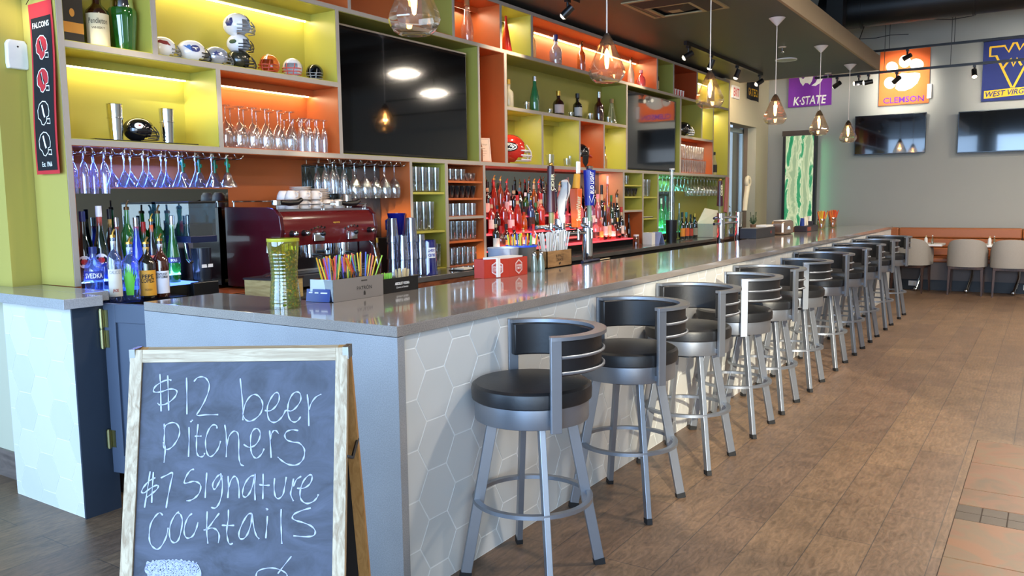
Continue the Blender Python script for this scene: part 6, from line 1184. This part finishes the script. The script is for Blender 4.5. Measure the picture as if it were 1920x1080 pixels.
# ------------------------------------------------------------------ draft towers
def tower(label, x, cols, arms, ztop=1.385, zb=.8605):
    t = thing('draft_tower', label, 'beer tap tower', (x,cols[0],0))
    for y in cols:
        M().lathe([(0,zb),(.055,zb),(.055,zb+.012),(.041,zb+.02),(.041,ztop-.004),(.036,ztop),(0,ztop)],22,(0,y-cols[0],0)).build('column', CHROME, t, smooth=40)
    a, b = arms
    for z in (ztop-.055,ztop-.115): M().tube([(0,a-cols[0],z),(0,b-cols[0],z)],.014,12).build('cross_arm', CHROME, t, smooth=60)
    return t
def tap(t, y, kind, h, base=1.345, x=.05):
    VT = lambda z_, off: (lambda a,b,d: Vector((x,y,z_+a))+Vector((.80,-.60,0))*(off+d)-Vector((.60,.80,0))*b)
    m = M(); m.tube([(0,y,base-.03),(x,y,base-.03),(x+.02,y,base-.05),(x+.02,y,base-.12)],.011,8); m.cyl((x,y,base-.03),.014,.04,10); m.build('faucet', CHROME, t, smooth=60); z = base+.01
    if kind == 'dark':
        M().tube([(x,y,z),(x,y,z+.06),(x,y,z+.10)],.018,10).build('handle_collar', mat('collar_olive','#7a7a50',.4), t, smooth=50); M().tube([(x,y,z+.08),(x,y,z+.2),(x,y,z+h)],lambda q:.034-.010*q,10).build('tap_handle', mat('tap_brown','#3a1a24',.3), t, smooth=50)
        text('CIDER','lettering',mat('tap_cream','#d8d0a8',.5),t,VT(z+h*.72,.030),w=.12,h=.024,bold=.03); M().ball((x,y,z+h+.01),.016).build('handle_ball', GOLD, t, smooth=60)
    if kind == 'white':
        m = M(); m.tube([(x,y,z),(x,y-.015,z+.08),(x,y-.005,z+.16),(x,y+.035,z+.215),(x,y+.055,z+.265),(x,y+.03,z+.30)],lambda q:.020+.022*math.sin(q*PI*.9),10,flat=.6); m.build('tap_handle', mat('tap_white','#c9c8c4',.35), t, smooth=60); m = M(); m.tube([(x+.03,y-.02,z+.06),(x+.034,y-.012,z+.15),(x+.034,y+.02,z+.22),(x+.03,y+.025,z+.29)],.004,6); m.build('handle_line', mat('line_navy','#2a2f4a',.5), t)
    if kind == 'orange':
        M().tube([(x,y,z-.04),(x,y,z+.1),(x,y,z+.245)],lambda q:.036+.014*q,4).build('tap_handle', mat('tap_orange','#e0622a',.35), t, bevel=.004); M().tube([(x,y,z+.245),(x,y+.01,z+.30),(x,y+.02,z+.35)],lambda q:.030-.006*q,10).build('fish_figure', mat('tap_gold','#d89a30',.4), t, smooth=60); M().obox((x,y+.035,z+.40),(0,1,0),.026,(0,0,1),.045,(1,0,0),.008).build('top_badge', WINK, t, bevel=.01)
        text('SweetWater','lettering',mat('tap_cream','#ead8a8'),t,VT(z+.10,.044),w=.18,h=.035,bold=.02)
    if kind == 'blue':
        M().tube([(x,y,z),(x,y,z+.13)],.017,10).build('handle_stem', mat('stem_green','#8fa88a',.4), t, smooth=50); M().tube([(x,y,z+.12),(x,y,z+.3),(x,y,z+h)],lambda q:.036+.012*q,12).build('tap_handle', mat('tap_blue','#1d2a9a',.25), t, smooth=50); M().lathe([(0,z+h),(.022,z+h),(.03,z+h+.03),(0,z+h+.035)],10,(x,y,0)).build('handle_cap', CHROME, t, smooth=50)
        text('BUD LIGHT','lettering',WINK,t,VT(z+.29,.0475),w=.17,h=.03,bold=.03,shear=.2); m = M(); m.ribbon([(-.02,.19),(0,.14),(.018,.20)],.006,lambda u,v: Vector((x,y,z+v))+Vector((.80,-.60,0))*.041+Vector((.60,.80,0))*u); m.build('logo_swoosh', WINK, t, keep=True)
tw = tower('two column chrome beer tower with tall brown, white, orange and blue tap handles',-1.02,(3.37,2.95),(2.62,3.40))
tap(tw,2.74-3.37,'dark',.40); tap(tw,2.90-3.37,'white',.3); tap(tw,3.10-3.37,'orange',.4); tap(tw,3.31-3.37,'blue',.385)
tw2 = tower('two column chrome beer tower before the doorway end of the bar',-1.0,(6.36,6.95),(6.15,7.0),1.36)
tap(tw2,6.18-6.36,'dark',.34); t = tw2
m = M(); m.obox((.05,.02,1.55),(0,.15,1),.19,(0,1,-.15),.035,(1,0,0),.012); m.build('tap_handle', mat('tap_rose','#8a4a42',.4), t, bevel=.006)
m = M(); m.tube([(.05,.66,1.37),(.05,.68,1.48),(.05,.73,1.60),(.05,.75,1.66)],lambda q:.025+.006*q,8); m.build('tap_handle', mat('tap_ivory','#cfc3a0',.35), t, smooth=60); m = M(); m.lathe([(.03,-.02),(.06,-.02),(.07,0),(.06,.02),(.03,.02),(.03,-.02)],16,(.05,.76,1.70),(1,0,0)); m.build('ring_emblem', mat('tap_ivory','#cfc3a0'), t, smooth=50); M().cyl((.045,.76,1.70),.034,.012,16,ax=(1,0,0)).build('ring_centre', mat('tap_steel_blue','#7a8aa0',.3,.5), t)
# ------------------------------------------------------------------ fruit tray and things at the far end of the bar
tr = thing('garnish_tray','steel garnish tray on the service counter behind the bar','tray',(-.92,6.2,.9)); M().box((-.10,-.95,-.035),(.10,.95,.0)).build('tray_body', STEEL, tr); M().box((-.09,-.94,-.001),(.09,.94,.004)).build('tray_well', mat('well_dark','#2a2c2e',.4,.5), tr)
FR = [('lime_wedge','lime wedge','#8fc83a'),('cherry','cherry','#c8382a'),('orange_slice','orange slice','#e8843a'),('lemon_wedge','lemon wedge','#ead060')]
for i,(nm,wd,c) in enumerate(FR):
    pr = None
    for k in range(6):
        p = (-.95+.06*(k%2),5.42+.40*i+.055*(k//2)+(0 if i else -.02),.93)
        if pr is None: pr = thing(nm, '%s in the garnish tray behind the bar' % wd, 'fruit', p, R(40*k), wd+'s in the garnish tray'); M().ball((0,0,0),.026,10,6,.75).build('flesh', mat('fruit_'+c.strip('#'),c,.4), pr, smooth=60); M().ball((0,0,-.006),.0255,10,6,.75).build('rind', mat('rind_'+c.strip('#'),c,.5), pr, smooth=60)
        else: dup(pr, p, R(40*k))
t = thing('bar_towel','folded cream bar towel on the service counter by the garnish tray','towel',(-.90,7.55,.8605)); M().box((-.10,-.22,0),(.09,.22,.10)).build('towel_fold', mat('towel_cream','#d8cfb4',.9,bump=.4,scale=90), t, bevel=.03)
t = thing('orange','whole orange beside the folded towel behind the bar','fruit',(-.86,7.95,.915)); M().ball((0,0,0),.055,16,10).build('peel', mat('orange_peel','#e2701c',.5,bump=.2,scale=200), t, smooth=60); M().cyl((0,0,.054),.006,.004,6).build('stem_end', LEAFS, t)
t = thing('wine_crate','pale box with folded cloth on the back counter before the doorway end','box',(-2.25,9.55,.951)); M().box((-.14,-.30,0),(.14,.24,.20)).build('box_body', mat('pale_box','#b8b2a4',.6), t, bevel=.004); m = M(); m.add([(-.12,-.26,.20),(.12,-.26,.20),(.10,.05,.38),(-.10,.0,.42)],[(0,1,2,3)]); m.add([(-.12,-.25,.195),(.12,-.25,.195),(.11,.22,.2),(-.11,.22,.2)],[(0,1,2,3)]); m.build('open_flap', mat('flap_paper','#c9c3b0',.7), t)
t = thing('point_of_sale','dark register screen standing behind the far beer tower','register',(-1.95,9.75,.951),R(20)); M().box((-.02,-.18,.08),(.02,.18,.36)).build('screen_housing', BLACK, t, bevel=.005); M().box((.02,-.165,.095),(.022,.165,.345)).build('screen', SCREEN, t); M().box((-.08,-.10,0),(.08,.10,.03)).build('stand_base', BLACK, t); M().box((-.03,-.03,.03),(-.01,.03,.20)).build('stand_neck', BLACK, t)
bb = thing('menu_box','black card box near the far end of the bar','box',(-.79,7.0,ZC)); M().box((-.09,-.36,0),(.09,.36,.112)).build('box_body', mat('black_card2','#1c1d24',.45), bb, bevel=.003); M().box((-.085,-.35,.112),(.085,.35,.116)).build('lid_edge', mat('grey_lid','#8d8a84',.5), bb); m = M(); m.prism(blob(.20,.055,.03,.018,0,12), lambda u,v,d: (.0905+d,u,v),0,.0008); m.build('logo_mark', mat('logo_dull_red','#7a2a22',.5), bb)
t = thing('napkin_stack','white napkins lying on the black card box','napkins',(-.79,7.22,ZC+.1165)); M().box((-.07,-.14,0),(.07,.14,.018)).build('paper_sheets', WHITE, t)
t = thing('potted_herb','tiny plant pot on the black card box','plant',(-.80,6.85,ZC+.1165)); M().cyl((0,0,0),.03,.035,12,.036).build('pot', mat('pot_brown','#6a4a30',.6), t); m = M()
for k in range(14): a = k*2.4; m.tube([(0,0,.03),(.03*math.cos(a),.03*math.sin(a),.06+.02*(k%3)),(.04*math.cos(a),.04*math.sin(a),.08+.03*(k%4))],.003,4)
m.build('stems', LEAFS, t)
cn = thing('steel_canister','brushed steel square canister near the far end of the bar','canister',(-.75,7.86,ZC)); M().box((-.08,-.22,0),(.08,.22,.165)).build('canister_body', mat('warm_steel','#b59c88',.25,.9), cn, bevel=.03); M().box((-.06,-.19,.1655),(.06,.19,.172)).build('white_lid', WHITE, cn, bevel=.003); M().tube([(.084,-.0,.10),(.09,0,.06)],.006,6).build('latch', CHROME, cn)
cf = thing('condiment_caddy','dark condiment caddy at the far end of the bar','caddy',(-.72,8.95,ZC)); M().box((-.08,-.35,0),(.08,.25,.075)).build('caddy_body', mat('dark_caddy','#2a2228',.4), cf, bevel=.004); M().box((.078,-.33,.01),(.082,-.15,.06)).build('caddy_print', mat('print_rust','#8a3a2a',.5), cf); M().box((-.07,-.02,.075),(.07,0,.13)).build('divider', mat('dark_caddy','#2a2228'), cf)
straws('napkin roll standing in the dark condiment caddy','napkin rolls in the dark caddy',(-.72,8.86),.42,.08,ZC+.076,9,.12,[mat('napkin_ivory','#dcd2b8',.7),WSTR],.25,.016,90,21,'napkin_roll','napkin'); straws('blue sachet roll in the dark condiment caddy','blue rolls in the dark caddy',(-.72,8.66),.08,.06,ZC+.076,4,.10,[mat('packet_blue','#28408a')],.2,.014,90,25,'sugar_stick','sugar stick')
for i,(lab,y,c) in enumerate((('glass jar of red and yellow straws at the far end of the bar',9.55,['#c8402a','#e0a83a','#d8b83a']),('glass jar of orange straws, last on the bar',10.25,['#e0682a','#d8803a','#c84a2a']))):
    t = thing('straw_jar', lab, 'jar', (-.68,y,ZC)); M().lathe([(0,0),(.055,0),(.06,.02),(.06,.11),(.05,.13),(.05,.145)],18).build('jar_body', glass('jar_clear','#d8d4b0',.15,.1,.6), t, smooth=50)
    M().lathe([(.051,.13),(.053,.137),(.051,.144)],18).build('jar_rim', STEEL, t)
    straws('red or yellow straw in the far glass jar on the bar' if i == 0 else 'orange straw in the last glass jar on the bar', 'straws in far jar, '+('red and yellow' if i == 0 else 'orange'), (-.68,y), .12,.07,ZC+.01,22,.25,[mat('fs_'+q.strip('#'),q,.4) for q in c],.9,.006,70,31+i,tail=.45)
# ------------------------------------------------------------------ light: daylight through the street windows, room lamps, LED strips
w = bpy.data.worlds.new('sky'); scn.world = w; w.use_nodes = True; nt = w.node_tree; nt.nodes.clear()
bg = nt.nodes.new('ShaderNodeBackground'); bg.inputs['Color'].default_value = (.62,.78,1,1); bg.inputs['Strength'].default_value = .9
ou = nt.nodes.new('ShaderNodeOutputWorld'); nt.links.new(bg.outputs[0], ou.inputs[0])
def area(n, loc, aim, sx, sy, col, e, spread=180):
    l = bpy.data.lights.new(n,'AREA'); l.shape = 'RECTANGLE'; l.size = sx; l.size_y = sy; l.color = col; l.energy = e; l.spread = R(spread)
    o = bpy.data.objects.new(n,l); COL.objects.link(o); o.location = loc; o.rotation_euler = (Vector(aim)-Vector(loc)).to_track_quat('-Z','Y').to_euler(); return o
def point(n, loc, col, e, r=.03):
    l = bpy.data.lights.new(n,'POINT'); l.color = col; l.energy = e; l.shadow_soft_size = r; o = bpy.data.objects.new(n,l); COL.objects.link(o); o.location = loc; return o
def spotl(n, loc, aim, col, e, ang, blend=.6, r=.03):
    l = bpy.data.lights.new(n,'SPOT'); l.color = col; l.energy = e; l.spot_size = R(ang); l.spot_blend = blend; l.shadow_soft_size = r
    o = bpy.data.objects.new(n,l); COL.objects.link(o); o.location = loc; o.rotation_euler = (Vector(aim)-Vector(loc)).to_track_quat('-Z','Y').to_euler(); return o
DAY = (.43,.66,1.0); WARM = (1,.80,.56); NEUT = (1,.87,.72)
area('daylight_window_1',(-2.8,-4.9,1.95),(-2.8,0,1.6),5.0,3.2,DAY,430); area('daylight_window_2',(1.7,-4.9,1.95),(1.7,0,1.6),2.8,3.2,DAY,420); area('daylight_window_3',(5.7,-4.9,1.9),(5.7,0,1.5),4.2,3.4,(.72,.85,1.0),330)
s = bpy.data.lights.new('sun','SUN'); s.energy = 7.5; s.color = (1,.80,.58); s.angle = R(.8); so = bpy.data.objects.new('sun',s); COL.objects.link(so)
d = Vector((-.566,.824,0))*math.cos(R(18))+Vector((0,0,-math.sin(R(18)))); so.rotation_euler = d.to_track_quat('-Z','Y').to_euler()
# lamps at the high ceiling: fixtures with lit discs
LAMP = glow('ceiling_lamp_disc','#fff1dc',9)
lf = thing('ceiling_lamp','','lamp',(2.2,2.0,4.6))
M().lathe([(0,.38),(.01,.38),(.01,.10),(.16,.05),(.19,0),(.18,0),(0,.03)],24).build('lamp_housing', BLACK, lf, smooth=40); M().cyl((0,0,.002),.12,.01,24).build('lamp_disc', LAMP, lf)
LP = [(2.3,2.0,4.6),(2.2,5.0,4.6),(2.05,8.1,3.6),(3.2,10.3,3.6),(4.8,4.5,4.6)]
for i,(x,y,z) in enumerate(LP):
    lab = 'round black high ceiling lamp, %s from the street windows' % ORD[i]
    if i == 0: tag(lf, lab, 'lamp', 'high ceiling lamps')
    else: dup(lf,(x,y,z),0,lab,'high ceiling lamps')
    area('room_lamp',(x,y,z-.02),(x,y,0),.35,.35,NEUT,105)
for i,(y,e) in enumerate(((.80,7),(2.77,7),(4.73,7),(6.73,7),(8.70,7),(10.47,7))): point('pendant_light',(-.55,y,2.43),(1,.62,.30),e,.02)
for (y, x, ax, ay, az) in ((4.55,-1.85,-2.5,4.2,2.5),(7.45,-1.81,-2.5,6.9,2.4),(8.25,-1.81,-2.4,8.0,1.2),(9.30,-1.81,-2.4,9.1,1.2),(10.35,-1.81,-2.43,11.6,2.9)): spotl('track_light',(x-.06,y-.03,3.19),(ax,ay,az),WARM,60,75,.8)
for (x, y, z, t_) in ((-.08,12.05,3.62,(-.2,12.95,3.4)),(-.16,11.65,3.22,(-.25,12.95,3.2)),(-.62,11.58,3.25,(-2.43,12.0,3.0)),(-.72,11.58,3.26,(-1.7,12.95,3.5)),(.95,11.55,3.2,(1.3,12.95,3.3)),(2.6,11.6,3.3,(1.6,12.95,3.3))): spotl('wall_spot',(x,y,z),t_,(1,.93,.82),100,70,.9)
# added fill spots without fixtures, over the bar top and the shelves
for y in (.2,1.6,3.0): spotl('canopy_fill',(-1.2,y,3.36),(-2.5,y+.1,1.6),WARM,22,110,.9)
for y in (1.0,3.5,6.0,8.5): spotl('canopy_fill',(-.9,y,3.36),(-1.4,y,.9),(1,.86,.68),42,120,.9)
# coloured strips
def led(n, y0, y1, x, z, aim, col, e, w_=.02): area(n,(x,(y0+y1)/2,z),(x+aim[0],(y0+y1)/2,z+aim[1]),y1-y0,w_,col,e)
LE = (1,.87,.60)
for y0,y1,z,e in ((.70,2.08,2.83,10),(.17,1.05,2.29,8),(1.12,2.08,2.29,9),(4.8,7.75,3.26,12),(4.31,4.6,2.32,3),(4.97,5.35,2.32,3),(5.75,5.95,2.32,2),(6.33,6.6,2.32,3),(9.46,9.88,2.83,3),(8.65,9.6,2.30,5),(9.94,10.57,2.83,4),(9.26,10.57,3.26,6),(3.52,4.1,3.26,3),(4.24,4.7,3.26,2.5)): led('cubby_led',y0,y1,BX+.06,z,(.25,-1),LE,e*(.2 if y0 < 2 and z < 3 else .8))
led('red_fill_top',3.95,6.75,-2.62,1.832,(.10,-1),(1,.36,.28),13,.015); led('red_led_low',3.95,6.5,-2.25,1.10,(-.5,1),(1,.14,.12),5,.03)  # overhead red strip is added fill; the real red light rises from the treads
led('blue_led_light',.17,.86,-2.42,1.10,(-.1,1),(.22,.36,1),5,.10); led('blue_led_top',.17,1.0,-2.60,1.79,(.3,-1),(.08,.2,1),9,.03)
led('green_led_light',7.9,8.6,-2.5,1.12,(0,1),(.12,1,.5),4,.08); led('teal_led_top',7.9,9.0,-2.62,1.80,(.3,-1),(.2,.9,.95),5,.03)
area('bubble_glow',(-1.50,12.90,1.6),(-1.2,12.95,1.6),.02,1.8,(.2,1,.45),1.2)
# ------------------------------------------------------------------ render look
v = scn.view_settings; scn.display_settings.display_device = 'sRGB'; v.view_transform = 'Standard'; v.look = 'None'; v.exposure = 0.15; v.gamma = 1; v.use_curve_mapping = False
c = scn.cycles; c.max_bounces = 8; c.diffuse_bounces = 4; c.glossy_bounces = 4; c.transmission_bounces = 6; c.transparent_max_bounces = 24; c.caustics_reflective = False; c.caustics_refractive = False
c.sample_clamp_indirect = 6; c.use_denoising = True; c.use_light_tree = True
